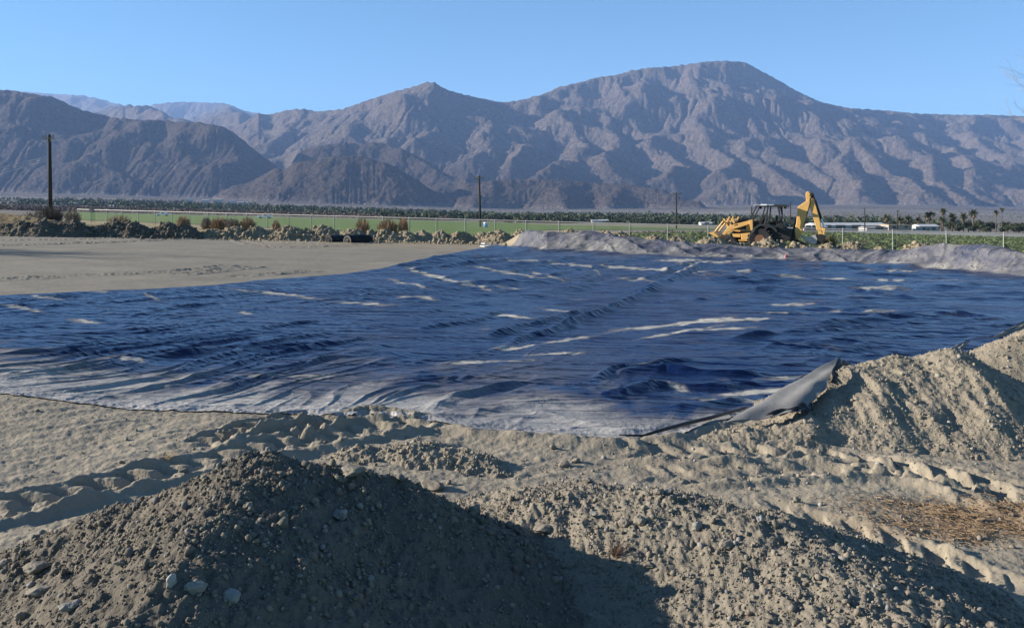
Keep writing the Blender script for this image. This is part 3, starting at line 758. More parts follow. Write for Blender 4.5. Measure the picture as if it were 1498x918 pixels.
        fade = sstep(0, 0.18 * acc, tt) * (1 - sstep(0.8 * acc, acc, tt))
        wr = wr + 1.15 * hgt * fade * (0.7 + 0.5 * gnoise(tt * 1.5, tt * 0, 436)) * np.exp(-(best / np.maximum(wid * 0.6, 0.0085 * Y)) ** 2 * 2.2) * (1 - onb)
    lo = np.clip(ground_h(X, Y, True, False) - z0(X, Y) - berm(X, Y), -0.05, 0.03)
    ne = 1 - sstep(0.0, 0.7, Y - nr[None])
    Z = Z + wr * (0.12 + 0.88 * into) + lo * ne - 0.008 * ne
    # dust and blown sand on the plastic, with pale glare painted in
    n = fbm(X * 0.5, Y * 0.5, 4, 440); nf = fbm(X * 3, Y * 1.2, 4, 441)
    hol = gnoise(a * 0.5, c * 3.4, 442) + 0.8 * gnoise(a * 1.2, c * 7.0, 443)
    dust_glare = 0.05 * sstep(0.0, 0.5, n)
    for x0, y0, x1, y1, w_, s_ in STREAKS:
        L = math.hypot(x1 - x0, y1 - y0); ux, uy = (x1 - x0) / L, (y1 - y0) / L
        wob = 5 * fbm(PX / 22, py / 8, 3, 445)
        al = ((PX - (x0 + x1) / 2) * ux + (py - (y0 + y1) / 2) * uy) / (L * 0.52)
        ac = (-(PX - (x0 + x1) / 2) * uy + (py - (y0 + y1) / 2) * ux + wob * 0.5) / (w_ * 0.52)
        q = np.exp(-np.abs(al) ** 3 - ac * ac) * (1 + 0.9 * nf) + 0.30 * hol * np.exp(-np.abs(al / 1.25) ** 3 - ac * ac / 2.5)
        dust_glare = np.maximum(dust_glare, np.maximum(sstep(0.35, 0.85, q), 0.30 * sstep(0.08, 0.6, q)) * s_)
    bandw = np.interp(PX, [-330, 0, 150, 350, 600, 700, 800, 900, 1000, 1100, 1640], [5.2, 4.0, 3.0, 2.0, 1.9, 2.3, 2.2, 1.5, 1.0, 0.3, 0.3])
    band = 1 - sstep(0.15, 1.0, (Y - nr[None]) / bandw + 0.75 * fbm(a * 0.3, c * 2.2, 4, 447))
    dust_glare = np.maximum(dust_glare, band * np.interp(PX, [-330, 300, 600, 680, 850, 1000, 1640], [.82, .85, .8, .6, .8, .75, .6]))
    dust_glare = np.maximum(dust_glare, 0.42 * np.exp(-((PX - 620) / 190) ** 2 - ((py - 555) / 45) ** 2) * sstep(-0.2, 0.4, n + 0.1))
    dust_glare = np.maximum(dust_glare, 0.30 * sstep(1000, 850, PX) * sstep(500, 600, py) * sstep(-0.3, 0.4, nf))
    bd = 0.26 + 0.34 * sstep(-0.35, 0.45, fbm(X * 0.45, Y * 0.6, 4, 449)) + 0.22 * nf
    bd = bd + 0.25 * np.exp(-((Y - yb[None] - 0.3) / 0.5) ** 2)
    dust_glare = np.where(onb > 0, dust_glare * (1 - onb) + bd * onb, dust_glare)
    dust_glare = np.maximum(dust_glare, 0.35 * sstep(0.35, 0.75, fbm(X * 0.9, Y * 0.45, 4, 451)))
    dust_glare = np.clip(dust_glare, 0, 1)
    k = NT('black_plastic_film')
    du = k.attr('dust_glare', 'Fac'); fn = k.noise(7.0, 5, 0.7); gr = k.noise(70.0, 3, 0.7)
    d2 = k.math('MULTIPLY', du, k.math('ADD', 0.35, k.math('MULTIPLY', fn, 1.3)))
    d2 = k.ramp(k.math('MULTIPLY', d2, k.math('ADD', 0.75, k.math('MULTIPLY', gr, 0.5))), 0.02, 0.95)
    sand_glare_col = k.mix(k.ramp(k.attr('edge', 'Fac'), 0.0, 1.0), (0.44, 0.415, 0.36), (0.345, 0.333, 0.315))  # streak sand kept pale so it also stands for glare
    sand_glare_col = k.mix(k.attr('bank', 'Fac'), sand_glare_col, (0.27, 0.256, 0.232))
    col = k.mix(d2, (0.0045, 0.014, 0.060), sand_glare_col)  # blue sky sheen of the black film is put into its base colour
    rg = k.n('MapRange', {'Value': d2, 'From Min': 0.0, 'From Max': 0.5, 'To Min': 0.22, 'To Max': 0.9}).outputs['Result']
    sp = k.n('MapRange', {'Value': d2, 'From Min': 0.0, 'From Max': 0.6, 'To Min': 0.34, 'To Max': 0.08}).outputs['Result']
    cr = k.noise(9.0, 4, 0.6, dist=0.6); cr2 = k.noise(2.2, 4, 0.6, dist=0.8)
    def fine(rot, sc, sx, sy, kk):
        v = k.n('Mapping', {'Vector': k.pos, 'Rotation': (0, 0, rot), 'Scale': (sx, sy, 1.0)}).outputs['Vector']
        nz = k.noise(sc, 2, 0.5, vec=v, dist=0.35)
        r_ = k.math('MULTIPLY', k.math('ABSOLUTE', k.math('SUBTRACT', nz, 0.5)), kk)
        return k.math('MAXIMUM', k.math('SUBTRACT', 1.0, r_), 0.0)
    lines = k.math('ADD', k.math('MULTIPLY', fine(-1.0, 1.0, 0.10, 1.1, 22.0), k.attr('lft', 'Fac')), k.math('MULTIPLY', fine(-0.42, 1.0, 0.10, 0.9, 22.0), k.math('SUBTRACT', 1.0, k.attr('lft', 'Fac'))))
    lines = k.math('ADD', lines, k.math('ADD', k.math('MULTIPLY', fine(-0.9, 2.3, 0.12, 1.2, 16.0), 0.28), k.math('MULTIPLY', fine(-1.3, 1.0, 0.16, 1.3, 26.0), 0.6)))
    lines = k.math('ADD', lines, k.math('MULTIPLY', fine(0.5, 1.0, 0.2, 0.9, 30.0), 0.5))
    mp = k.n('Mapping', {'Vector': k.pos, 'Rotation': (0, 0, -0.95), 'Scale': (0.45, 2.4, 1.0)}).outputs['Vector']
    v1 = k.n('TexVoronoi', {'Vector': mp, 'Scale': 1.0, 'Randomness': 1.0}).outputs['Distance']
    v2 = k.n('TexVoronoi', {'Vector': k.pos, 'Scale': 2.6}).outputs['Distance']
    nm = k.bump(k.math('ADD', k.math('MULTIPLY', v1, 0.8), k.math('ADD', k.math('MULTIPLY', v2, 0.35), k.math('ADD', k.math('MULTIPLY', cr2, 0.6), k.math('MULTIPLY', cr, 0.25)))), 0.75, 0.06)
    slack = k.ramp(k.noise(0.28, 3, 0.55, dist=0.8), 0.36, 0.62)
    nm = k.bump(k.math('MULTIPLY', lines, k.math('ADD', 0.25, k.math('MULTIPLY', slack, 0.95))), 1.0, 0.055, nm)
    mat = k.done(col, rg, nm, spec=sp)
    edge = np.maximum(onb, band)
    me = mesh_np('pond_liner', np.stack([X, Y, Z], -1).reshape(-1, 3), grid_quads(NROW, NCOL), mat, True, {'dust_glare': dust_glare.ravel(), 'edge': edge.ravel(), 'bank': onb.ravel(), 'lft': 1 - rw.ravel()})
    o = tag(link('pond_liner', me), 'huge wrinkled black plastic sheet with painted blue sheen, sand and glare streaks spread over the ground', 'pond liner')
    # loose corners standing up against the mounds
    km = NT('dusty_plastic'); f = km.noise(3.0, 5, 0.65); f2 = km.noise(25, 4, 0.7)
    kc = km.mix(km.ramp(km.math('ADD', km.math('MULTIPLY', f, 0.7), km.math('MULTIPLY', f2, 0.3)), 0.35, 0.7), (0.14, 0.137, 0.133), (0.235, 0.228, 0.22))
    fm = km.done(kc, 0.75, km.bump(f, 0.4, 0.03), spec=0.2)
    dm = plain('black_plastic_underside', (0.010, 0.010, 0.012), 0.45, 0.3, 6)
    def flap(corners, name, mat, bul=0.05, n=18, parent=o, label=None):
        A, B, C, D = [Vector(x) for x in corners]      # A-B one side, D-C the other
        nrm = (B - A).cross(D - A).normalized()
        if nrm.y > 0: nrm = -nrm
        co, no = [], []
        for layer in (0, 1):
            for i in range(n):
                for j in range(n):
                    s, q = i / (n - 1), j / (n - 1)
                    p = (A * (1 - s) + B * s) * (1 - q) + (D * (1 - s) + C * s) * q
                    bl = bul * math.sin(math.pi * s) * math.sin(math.pi * q) + 0.012 * math.sin(9 * s + 3 * q) + 0.008 * math.sin(17 * q - 5 * s)
                    co.append(p + nrm * (bl - layer * 0.006))
        q0 = grid_quads(n, n); q1 = q0[:, ::-1] + n * n
        me = mesh_np(name, [tuple(v) for v in co], np.concatenate([q0, q1]), mat)
        f_ = link(name, me, parent)
        if label: f_['label'] = label
    # big flap: ground seam runs along the left edge, apex leans on the right-hand mound
    flap([P(1062, 617, 8.45), P(1170, 603, 8.5), P(1208, 566, 8.85), P(1226, 522, 9.5)], 'liner_flap', fm, 0.04, label='grey dusty triangular flap standing up against the mound')
    flap([P(1226, 523, 9.7), P(1214, 560, 9.2), P(1222, 550, 9.6), P(1246, 534, 9.9)], 'liner_flap', dm, 0.03, label='black folded underside of the flap corner')
    flap([P(1120, 607, 8.5), P(1168, 601, 8.5), P(1190, 597, 8.6), P(1184, 578, 8.8)], 'liner_flap', dm, 0.03, label='black folded lower edge of the flap')
    flap([P(1385, 512, 10.6), P(1408, 511, 10.6), P(1413, 506, 10.7), P(1420, 496, 10.8)], 'liner_flap', fm, 0.02, label='small grey flap tip behind the big mound')
    flap([P(1447, 496, 11.4), P(1490, 484, 11.6), P(1530, 462, 11.9), P(1500, 468, 11.8)], 'liner_flap', fm, 0.02, label='grey strip of liner over the side mound')
    # black hem lying along the front edge by the mound
    b = MB(); pts = []
    for x, y in [(905, 647.5), (940, 646), (970, 641), (1000, 633), (1040, 620), (1090, 606)]:
        g = G(x, y); pts.append((g[0], g[1], float(z0(g[0], g[1])) + 0.07 + 0.02 * math.sin(x)))
    b.tube(pts, [0.006, 0.012, 0.018, 0.02, 0.02, 0.014], 8)
    b.build('rolled_hem', dm, o, True)['label'] = 'black rolled hem along the front edge'
build_liner()

# ------------------------------------------------------------------ earth mounds
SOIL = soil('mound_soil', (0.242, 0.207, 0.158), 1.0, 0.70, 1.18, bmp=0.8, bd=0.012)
SOILD = soil('mound_soil_shaded', (0.130, 0.113, 0.091), 1.0, 0.62, 1.18, bmp=0.8, bd=0.012)  # darker soil colour carries the shade on the foreground mound
SOILM = soil('windrow_soil', (0.205, 0.179, 0.141), 1.0, 0.66, 1.2, bmp=0.9, bd=0.012)
def patch(name, fun, Xr, Yr, nu, ny, mat, label, cat='dirt mound', group=None, sink=0.07, ground=None):
    Y = np.exp(np.linspace(math.log(Yr[0]), math.log(Yr[1]), ny)); s = np.linspace(0, 1, nu)
    x0 = np.interp(Y, [Yr[0], Yr[1]], [Xr[0], Xr[2]]); x1 = np.interp(Y, [Yr[0], Yr[1]], [Xr[1], Xr[3]])
    X = x0[:, None] + (x1 - x0)[:, None] * s[None]; YY = np.broadcast_to(Y[:, None], X.shape)
    H = fun(X, YY); g = (ground or ground_h)(X, YY)
    co = np.stack([X, YY, np.maximum(H, g - sink - 0.1)], -1).reshape(-1, 3)
    q = grid_quads(ny, nu, H > g - sink)
    co, q, _ = compact(co, q)
    o = link(name, mesh_np(name, co, q, mat))
    return tag(o, label, cat, group)
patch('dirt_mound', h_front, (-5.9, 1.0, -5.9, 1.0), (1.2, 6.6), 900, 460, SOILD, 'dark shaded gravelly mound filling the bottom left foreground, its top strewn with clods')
patch('dirt_mound', h_wind, (-0.2, 3.4, -1.9, 3.2), (1.6, 7.2), 620, 420, SOILM, 'sunlit long windrow of crumbly soil running down to the bottom right corner')
patch('dirt_mound', h_big, (0.9, 6.9, 1.1, 8.6), (7.2, 11.6), 560, 240, SOIL, 'big steep sided mound right of the liner flap, its right face in shadow')
patch('dirt_mound', h_side, (4.9, 9.5, 5.2, 11.5), (9.9, 14.4), 260, 130, SOIL, 'sunlit mound at the right edge behind the big steep one')
patch('dirt_mound', h_low, (-2.4, 0.6, -2.4, 0.6), (6.7, 8.2), 300, 120, SOIL, 'low crumbly bank between the tyre ruts and the front edge of the liner')

# ------------------------------------------------------------------ clods and stones
def ico_templates(level, count, rough, seed):
    out = []
    for i in range(count):
        bm = bmesh.new(); bmesh.ops.create_icosphere(bm, subdivisions=level, radius=1.0)
        rr = random.Random(seed + i); off = Vector((rr.uniform(-50, 50), rr.uniform(-50, 50), rr.uniform(-50, 50)))
        from mathutils import noise as mn
        sx = Vector((1, rr.uniform(.65, 1), rr.uniform(.5, .85)))
        cuts = [(Vector((rr.gauss(0, 1), rr.gauss(0, 1), rr.gauss(0, 1))).normalized(), rr.uniform(.55, .85)) for _ in range(5)]
        for v in bm.verts:
            p = v.co.copy()
            for nrm, d in cuts:
                e = p.dot(nrm) - d
                if e > 0: p -= nrm * e * 0.85
            p *= 1 + rough * mn.noise(v.co * 1.3 + off) + rough * 0.5 * mn.noise(v.co * 3.1 + off) + (rough * 0.25 * mn.noise(v.co * 8 + off) if level > 2 else 0)
            v.co = Vector((p.x * sx.x, p.y * sx.y, p.z * sx.z))
        bm.verts.index_update()
        co = np.array([v.co[:] for v in bm.verts]); tr = np.array([[v.index for v in f.verts] for f in bm.faces])
        bm.free(); out.append((co, tr))
    return out
T0 = ico_templates(1, 10, 0.35, 1); T1 = ico_templates(2, 8, 0.35, 40)
def rand_rot(n):
    q = RNG.normal(size=(n, 4)); q /= np.linalg.norm(q, axis=1)[:, None]
    w_, x, y, z = q.T
    return np.stack([np.stack([1 - 2 * (y * y + z * z), 2 * (x * y - z * w_), 2 * (x * z + y * w_)], -1),
                     np.stack([2 * (x * y + z * w_), 1 - 2 * (x * x + z * z), 2 * (y * z - x * w_)], -1),
                     np.stack([2 * (x * z - y * w_), 2 * (y * z + x * w_), 1 - 2 * (x * x + y * y)], -1)], 1)
def scatter(name, label, pos, rad, mat, templates, smooth=False, cols=None):
    cos, trs, cc = [], [], []; base = 0
    which = RNG.integers(0, len(templates), len(pos)); R = rand_rot(len(pos))
    for ti, (tc, tt) in enumerate(templates):
        ix = np.nonzero(which == ti)[0]
        if not len(ix): continue
        v = np.einsum('nij,vj->nvi', R[ix], tc) * rad[ix][:, None, None] + pos[ix][:, None, :]
        cos.append(v.reshape(-1, 3)); trs.append((tt[None] + (np.arange(len(ix)) * len(tc))[:, None, None]).reshape(-1, 3) + base)
        base += len(ix) * len(tc)
        if cols is not None: cc.append(np.repeat(cols[ix], len(tc), axis=0))
    me = mesh_np(name, np.concatenate(cos), None, mat, smooth, {'tint': np.concatenate(cc)} if cols is not None else None, np.concatenate(trs))
    return tag(link(name, me), label, kind='stuff')
CLOD = soil('clod_soil', None, 3.0, 0.75, 1.2, attr='tint', bmp=0.5, bd=0.004)
def clod_field(name, label, fun, Xr, Yr, n, rmin, rmax, power=2.2, dens=None, tmpl=None, over=0.0, base=(0.232, 0.201, 0.158)):
    k = n * 3
    X = RNG.uniform(Xr[0], Xr[1], k); Y = RNG.uniform(Yr[0], Yr[1], k)
    H = fun(X, Y); g = ground_h(X, Y, False) if over is None else None
    s = surf(X, Y)
    ok = H > s - 1e-6
    vis = np.abs(X / Y) < 0.66
    ok &= vis
    ok &= RNG.uniform(0, 1, k) < (0.35 + 0.65 * sstep(-0.3, 0.3, fbm(X * 2, Y * 2, 2, 460)))
    if dens is not None: ok &= RNG.uniform(0, 1, k) < dens(X, Y)
    X, Y, H = X[ok][:n], Y[ok][:n], H[ok][:n]
    r = rmin * (1 - RNG.uniform(0, 1, len(X)) * (1 - (rmin / rmax) ** power)) ** (-1 / power)
    tint = np.array(base) * RNG.uniform(0.8, 1.2, (len(X), 1)) * (1 + RNG.normal(0, 0.02, (len(X), 3)))
    st = RNG.uniform(0, 1, len(X)) < 0.10
    tint[st] = np.array(base) * np.array([1.2, 1.3, 1.5]) * RNG.uniform(0.75, 1.15, (st.sum(), 1))
    return scatter(name, label, np.stack([X, Y, H + r * 0.25], 1), r, CLOD, tmpl or T0, True, tint)
clod_field('soil_clods', 'crumbs and pebbles strewn over the dark foreground mound', h_front, (-4.6, 0.8), (2.6, 5.6), 21000, 0.0043, 0.036, 2.4, base=(0.165, 0.143, 0.114))  # crumb colour darkened along with the mound's painted shade
clod_field('soil_clods', 'crumbs and pebbles strewn over the sunlit windrow', h_wind, (-1.2, 3.2), (2.6, 6.6), 19000, 0.0042, 0.032, 2.5, base=(0.20, 0.174, 0.138))
clod_field('soil_clods', 'crumbs lying on the big steep mound', h_big, (1.0, 7.0), (7.4, 10.6), 4500, 0.006, 0.04, 2.6)
clod_field('soil_clods', 'crumbs lying on the right edge mound', h_side, (5.0, 9.5), (10.2, 13.4), 1500, 0.009, 0.05, 2.4)
clod_field('soil_clods', 'crumbs lying on the low bank', h_low, (-2.3, 0.5), (6.8, 8.0), 2500, 0.006, 0.035, 2.4)
def g_dens(X, Y):
    px = CX + X / Y * F; nr, fr, yb, yc = liner_edges(px)
    out = (Y < nr - 0.15)
    return out * np.where(X > 0.3, 0.8, 0.3)
clod_field('soil_clods', 'loose crumbs lying over the sandy foreground', ground_h, (-6.5, 6.5), (4.2, 12.0), 7000, 0.006, 0.04, 2.5, g_dens)

ROCKM = []
for i, c in enumerate([(0.235, 0.22, 0.195), (0.21, 0.182, 0.145), (0.32, 0.30, 0.275)]):
    k = NT('field_stone_%s' % ['grey', 'brown', 'pale'][i])
    f = k.noise(9.0, 6, 0.65); f2 = k.noise(60.0, 4, 0.7)
    cc = k.mix(k.ramp(k.math('ADD', k.math('MULTIPLY', f, 0.6), k.math('MULTIPLY', f2, 0.4)), 0.35, 0.65), tuple(x * 0.72 for x in c), tuple(x * 1.2 for x in c))
    ROCKM.append(k.done(cc, 0.9, k.bump(k.math('ADD', f, k.math('MULTIPLY', f2, 0.4)), 0.6, 0.012), spec=0.25))
T3 = ico_templates(4, 7, 0.28, 90)
def rock(px, py, wpx, ti, mi, label, flat=1.0, rz=0.0):
    p = hit(px, py); r = wpx / F * p.y * 0.5
    co, tr = T3[ti % len(T3)]
    c, s = math.cos(rz), math.sin(rz)
    v = co * np.array([1, 1, flat]) * r / max(abs(co[:, 0]).max(), 0.5)
    v = v @ np.array([[c, -s, 0], [s, c, 0], [0, 0, 1]]).T
    o = link('rock', mesh_np('rock', v, None, ROCKM[mi], True, None, tr), None, (p.x, p.y, p.z + r * 0.30 * flat))
    tag(o, label, 'rock', 'loose stones on the soil mounds')
rock(285, 863, 36, 0, 0, 'pale rounded stone between the white lump and the domed stone near the bottom left', 0.9, 0.4)
rock(251, 855, 20, 1, 2, 'small near white blocky lump left of the pale rounded stone at the bottom left', 1.3, 1.0)
rock(338, 878, 36, 2, 0, 'smooth domed grey stone, rightmost of the three stones near the bottom left', 0.9, 2.0)
rock(104, 893, 34, 3, 0, 'angular grey stone low in the bottom left corner of the dark mound', 0.8, 0.2)
rock(177, 826, 22, 4, 1, 'small brown block half way down the left flank of the dark mound', 0.8, 0.6)
rock(52, 838, 40, 5, 1, 'long flat brown slab tilted on the far left of the dark mound', 0.55, 0.5)
rock(58, 868, 38, 6, 1, 'flat earthy lump below the long slab at the far left', 0.5, 0.1)
rock(32, 905, 20, 1, 1, 'small dark lump at the very bottom left corner', 0.8, 0.3)
rock(5, 830, 28, 2, 1, 'dark rock cut by the left picture edge', 0.9, 0.3)
rock(497, 760, 27, 0, 0, 'round grey stone in the shadow below the dark mound crest', 1.0, 1.4)
rock(475, 772, 10, 3, 0, 'small grey pebble just left of the round shadowed stone', 1.0, 1.0)
rock(364, 742, 17, 6, 1, 'brown stone near the top of the dark mound below its left crest', 0.9, 0.7)
rock(271, 690, 16, 4, 1, 'round clod perched on the left crest of the dark mound', 0.9, 0.9)
rock(515, 692, 44, 5, 1, 'broad flat rock at the crest of the dark mound', 0.5, 0.3)
rock(632, 716, 40, 3, 1, 'large two toned rock half sunlit where the two mounds meet', 0.9, 2.2)
rock(695, 752, 24, 1, 1, 'angular rock on the shadow edge right of the two toned one', 1.0, 0.5)
rock(798, 775, 36, 6, 1, 'flat sandy slab half buried on the shadow edge', 0.45, 0.1)
rock(826, 682, 22, 2, 1, 'pale rounded stone on the sunlit slope near the liner edge', 0.8, 0.4)
rock(843, 676, 14, 0, 1, 'smaller stone touching the right of the pale rounded stone', 0.9, 1.2)
rock(860, 703, 17, 4, 1, 'small angular stone below the pale rounded pair on the sunlit slope', 0.7, 0.2)
rock(913, 768, 20, 5, 1, 'left one of the pair of round stones in the middle of the windrow', 1.1, 0.5)
rock(936, 766, 25, 2, 1, 'right and larger one of the pair of round stones in the middle of the windrow', 1.0, 1.6)
rock(963, 723, 20, 0, 1, 'earth crusted stone below the crest of the windrow, upper one of that side', 0.9, 0.8)
rock(978, 722, 15, 1, 0, 'grey stone touching the earth crusted stone below the windrow crest', 0.9, 2.8)
rock(868, 754, 14, 3, 0, 'small white topped stone left of the middle pair', 1.1, 2.1)
rock(1113, 762, 16, 6, 2, 'whitish angular stone near the right crest of the windrow', 1.0, 0.7)
rock(1021, 773, 20, 1, 0, 'bluish grey stone on the windrow left of the whitish one', 0.9, 0.3)
rock(1062, 803, 24, 5, 1, 'crumbly brown lump low on the windrow below the bluish stone', 0.9, 0.9)
rock(950, 832, 20, 4, 1, 'pale lump right of the dry weed on the shadow edge', 0.9, 0.4)
rock(542, 848, 15, 2, 0, 'small oval stone in the dark hollow at the bottom centre', 1.0, 1.1)
rock(1290, 865, 20, 3, 1, 'knobbly lump at the lower end of the windrow near the right corner', 0.9, 0.1)
rock(178, 678, 9, 1, 1, 'dark clod alone on the open sand left of the ruts', 0.8, 0.1)
rock(120, 664, 8, 4, 1, 'small dark clod on the open sand, upper left of the other clod', 0.7, 0.1)
rock(1185, 640, 14, 0, 1, 'round stone at the foot of the big steep mound', 0.8, 0.5)
rock(1068, 466, 13, 5, 1, 'brown lump weighing down the middle of the liner', 1.1, 0.5)
rock(322, 526, 7, 3, 2, 'small pale stone lying alone on the left half of the liner', 0.8, 0.5)

def build_straw():
    n = 6500
    X = RNG.uniform(2.2, 4.6, n * 3); Y = RNG.uniform(5.5, 7.2, n * 3)
    px = CX + X / Y * F
    d = np.exp(-((px - 1430) / 130) ** 2 - ((Y - 6.25) / 0.45) ** 4) * (0.4 + 0.6 * sstep(-0.2, 0.3, fbm(X * 3, Y * 3, 2, 470)))
    k = RNG.uniform(0, 1, n * 3) < d
    X, Y = X[k][:n], Y[k][:n]; Z = surf(X, Y); n = len(X)
    a = RNG.uniform(0, 6.28, n); L = RNG.uniform(0.015, 0.06, n); wd = RNG.uniform(0.0008, 0.0018, n)
    dx, dy, dz = np.cos(a) * L, np.sin(a) * L, RNG.uniform(-0.05, 0.18, n) * L
    sx, sy = -np.sin(a) * wd, np.cos(a) * wd; zb = Z + 0.005
    p = np.stack([np.stack([X - sx, Y - sy, zb], 1), np.stack([X + sx, Y + sy, zb], 1), np.stack([X + dx + sx, Y + dy + sy, zb + dz], 1), np.stack([X + dx - sx, Y + dy - sy, zb + dz], 1),
                  np.stack([X, Y, zb + wd * 2], 1), np.stack([X + dx, Y + dy, zb + dz + wd * 2], 1)], 1).reshape(-1, 3)
    b = (np.arange(n) * 6)[:, None]
    q = np.concatenate([b + [0, 1, 2, 3], b + [0, 3, 5, 4], b + [1, 4, 5, 2]])
    t = RNG.uniform(0, 1, (n, 1)); c = np.repeat(np.array([0.28, 0.20, 0.115]) * t + np.array([0.12, 0.07, 0.042]) * (1 - t), 6, axis=0)
    m = NT('dry_straw'); mm = m.done(m.attr('tint'), 0.8, spec=0.2)
    tag(link('straw_litter', mesh_np('straw_litter', p, q, mm, False, {'tint': c})), 'brown straw litter lying on the sand at the right', kind='stuff')
build_straw()
# ------------------------------------------------------------------ soil heaps along the far side
def ground_lo(X, Y): return ground_h(X, Y, False)
def heap(px, hw, ytop, Y, seed, label, mat=SOIL, cat='soil heap', group='dumped heaps along the far side of the pad', depth=1.3, lump=0.07, lines=None, name='soil_heap'):
    ytop += 3.2 if px < 760 else 0.8
    c = P(px, ytop, Y); g = float(ground_lo(np.array([c.x]), np.array([Y]))[0]); hgt = max(c.z - g, 0.2)
    wd = hw / F * Y
    rr = np.random.default_rng(seed)
    a = (c.x - wd * rr.uniform(.2, .55), Y + rr.uniform(-.2, .2), c.z - hgt * rr.uniform(.08, .28)); b = (c.x + wd * rr.uniform(.2, .55), Y + rr.uniform(-.3, .3), c.z - hgt * rr.uniform(.12, .4))
    e = (c.x - wd, Y - 0.2, g + 0.1 * hgt); f = (c.x + wd, Y - 0.3, g + 0.05 * hgt)
    lines = [[e, a, (c.x, Y, c.z), b, f]]
    sl = 0.66
    def fun(X, YY):
        h = seg_skel(X, YY, lines, sl, 0.2, 0.12)
        return (h + lump * 2.2 * fbm(X * 1.1, YY * 1.1, 3, seed) + lump * 2.0 * fbm(X * 3.2, YY * 3.2, 3, seed + 5)
                + lump * 1.8 * (0.5 - cells(X * 2.0, YY * 2.0, seed + 8)) + lump * 1.6 * (0.5 - cells(X * 5.0, YY * 5.0, seed + 11)))
    m = hgt / sl + 0.6
    o = patch(name, fun, (c.x - wd - .9, c.x + wd + .9, c.x - wd - .9, c.x + wd + .9), (Y - m, Y + m), 110, 90, mat, label, cat, group, 0.1, ground_lo)
    return o
HEAPS = [(-18, 40, 322, 57, 'dark shaded heap cut by the left picture edge'), (28, 34, 321, 57, 'dark shaded heap nearest the left edge, left of the utility pole'),
         (66, 36, 319, 57, 'dark peaked heap in front of the tall utility pole'), (108, 36, 319, 57.5, 'dark broad heap just right of the tall utility pole'),
         (150, 26, 327, 58, 'low dark crumbly heap in front of the pale brush by the green field'), (168, 22, 320, 58.5, 'dark heap carrying brush where the green field begins'), (199, 30, 322, 58.5, 'sharp dark cone shaped heap'),
         (246, 36, 323, 59, 'broad blackish heap, the last dark one before the row turns pale'), (275, 24, 327, 59, 'half dark heap where wheel ruts climb the row'), (308, 28, 332, 59.5, 'low rutted heap crossed by wheel tracks'),
         (347, 24, 329, 60, 'cloddy heap in front of the long brown brush'), (377, 20, 328, 60, 'small pale cone right of the long brown brush'), (396, 24, 334, 60, 'low cloddy heap below the small lone shrub'),
         (422, 28, 328, 60, 'smooth topped pale heap right of the small lone shrub'), (448, 22, 334, 60, 'low lumpy heap between two smooth pale heaps'), (472, 30, 327, 60.5, 'tall pale heap just left of the black roll'),
         (517, 28, 331, 61.5, 'dark topped heap behind the black roll'), (540, 18, 334, 61.5, 'small heap showing right behind the black roll'), (565, 24, 332, 61.5, 'pale pointed heap in front of the second brown shrub'),
         (592, 22, 335, 61.5, 'low broken heap right of the brown shrubs'), (618, 24, 334, 62, 'pale streaked heap half way between roll and middle pole'), (644, 24, 335, 62, 'dark crumbly heap left of the middle pole'),
         (672, 22, 335, 62, 'small brown heap just left of the middle pole foot'), (705, 26, 337, 62, 'pale cloddy heap at the middle pole foot'), (731, 30, 333, 60.5, 'high peaked heap at the left end of the dusty bank'), (762, 24, 336, 61.5, 'dark topped heap behind the left end of the dusty bank'),
         (835, 24, 335, 60, 'dark tipped heap showing over the dusty bank'), (890, 20, 339, 57, 'small pale heap over the dusty bank, left one of two close together'), (910, 20, 339, 57, 'small dark sided heap over the dusty bank, right one of two close together'),
         (958, 28, 344, 54, 'pale rounded heap over the dusty bank left of the machine'), (990, 22, 345, 54, 'second pale heap left of the machine'), (1046, 36, 346, 50.5, 'brown heap hiding the loader bucket of the yellow machine'), (1078, 30, 354, 50.5, 'low heap in front of the front wheel of the machine'),
         (1122, 40, 349, 50.5, 'cloddy heap in front of the big rear wheel of the machine'), (1160, 34, 357, 50.0, 'low cloddy heap under the digging arm'), (1212, 30, 356, 50, 'dark sided heap below the digging bucket'), (1246, 28, 353, 50, 'brown heap right of the digging bucket'),
         (1285, 26, 362, 47, 'small broken heap between the brown one and the pale cone'), (1342, 36, 354, 47, 'pale sandy cone heap right of the machine')]
HS_D = soil('heap_soil_shaded', (0.125, 0.107, 0.083), 0.35, 0.7, 1.2, bmp=1.0, bd=0.06)  # darker copy of the heap soil, shade painted into its colour
HS_L = soil('heap_soil_tan', (0.25, 0.203, 0.14), 0.35, 0.7, 1.2, bmp=1.0, bd=0.06)
for i, (px, hw, yt, Y, lab) in enumerate(HEAPS):
    heap(px, hw, yt, Y, 500 + i * 7, lab, HS_D if px < 300 else HS_L, lump=0.06 if 300 < px < 700 else 0.05)
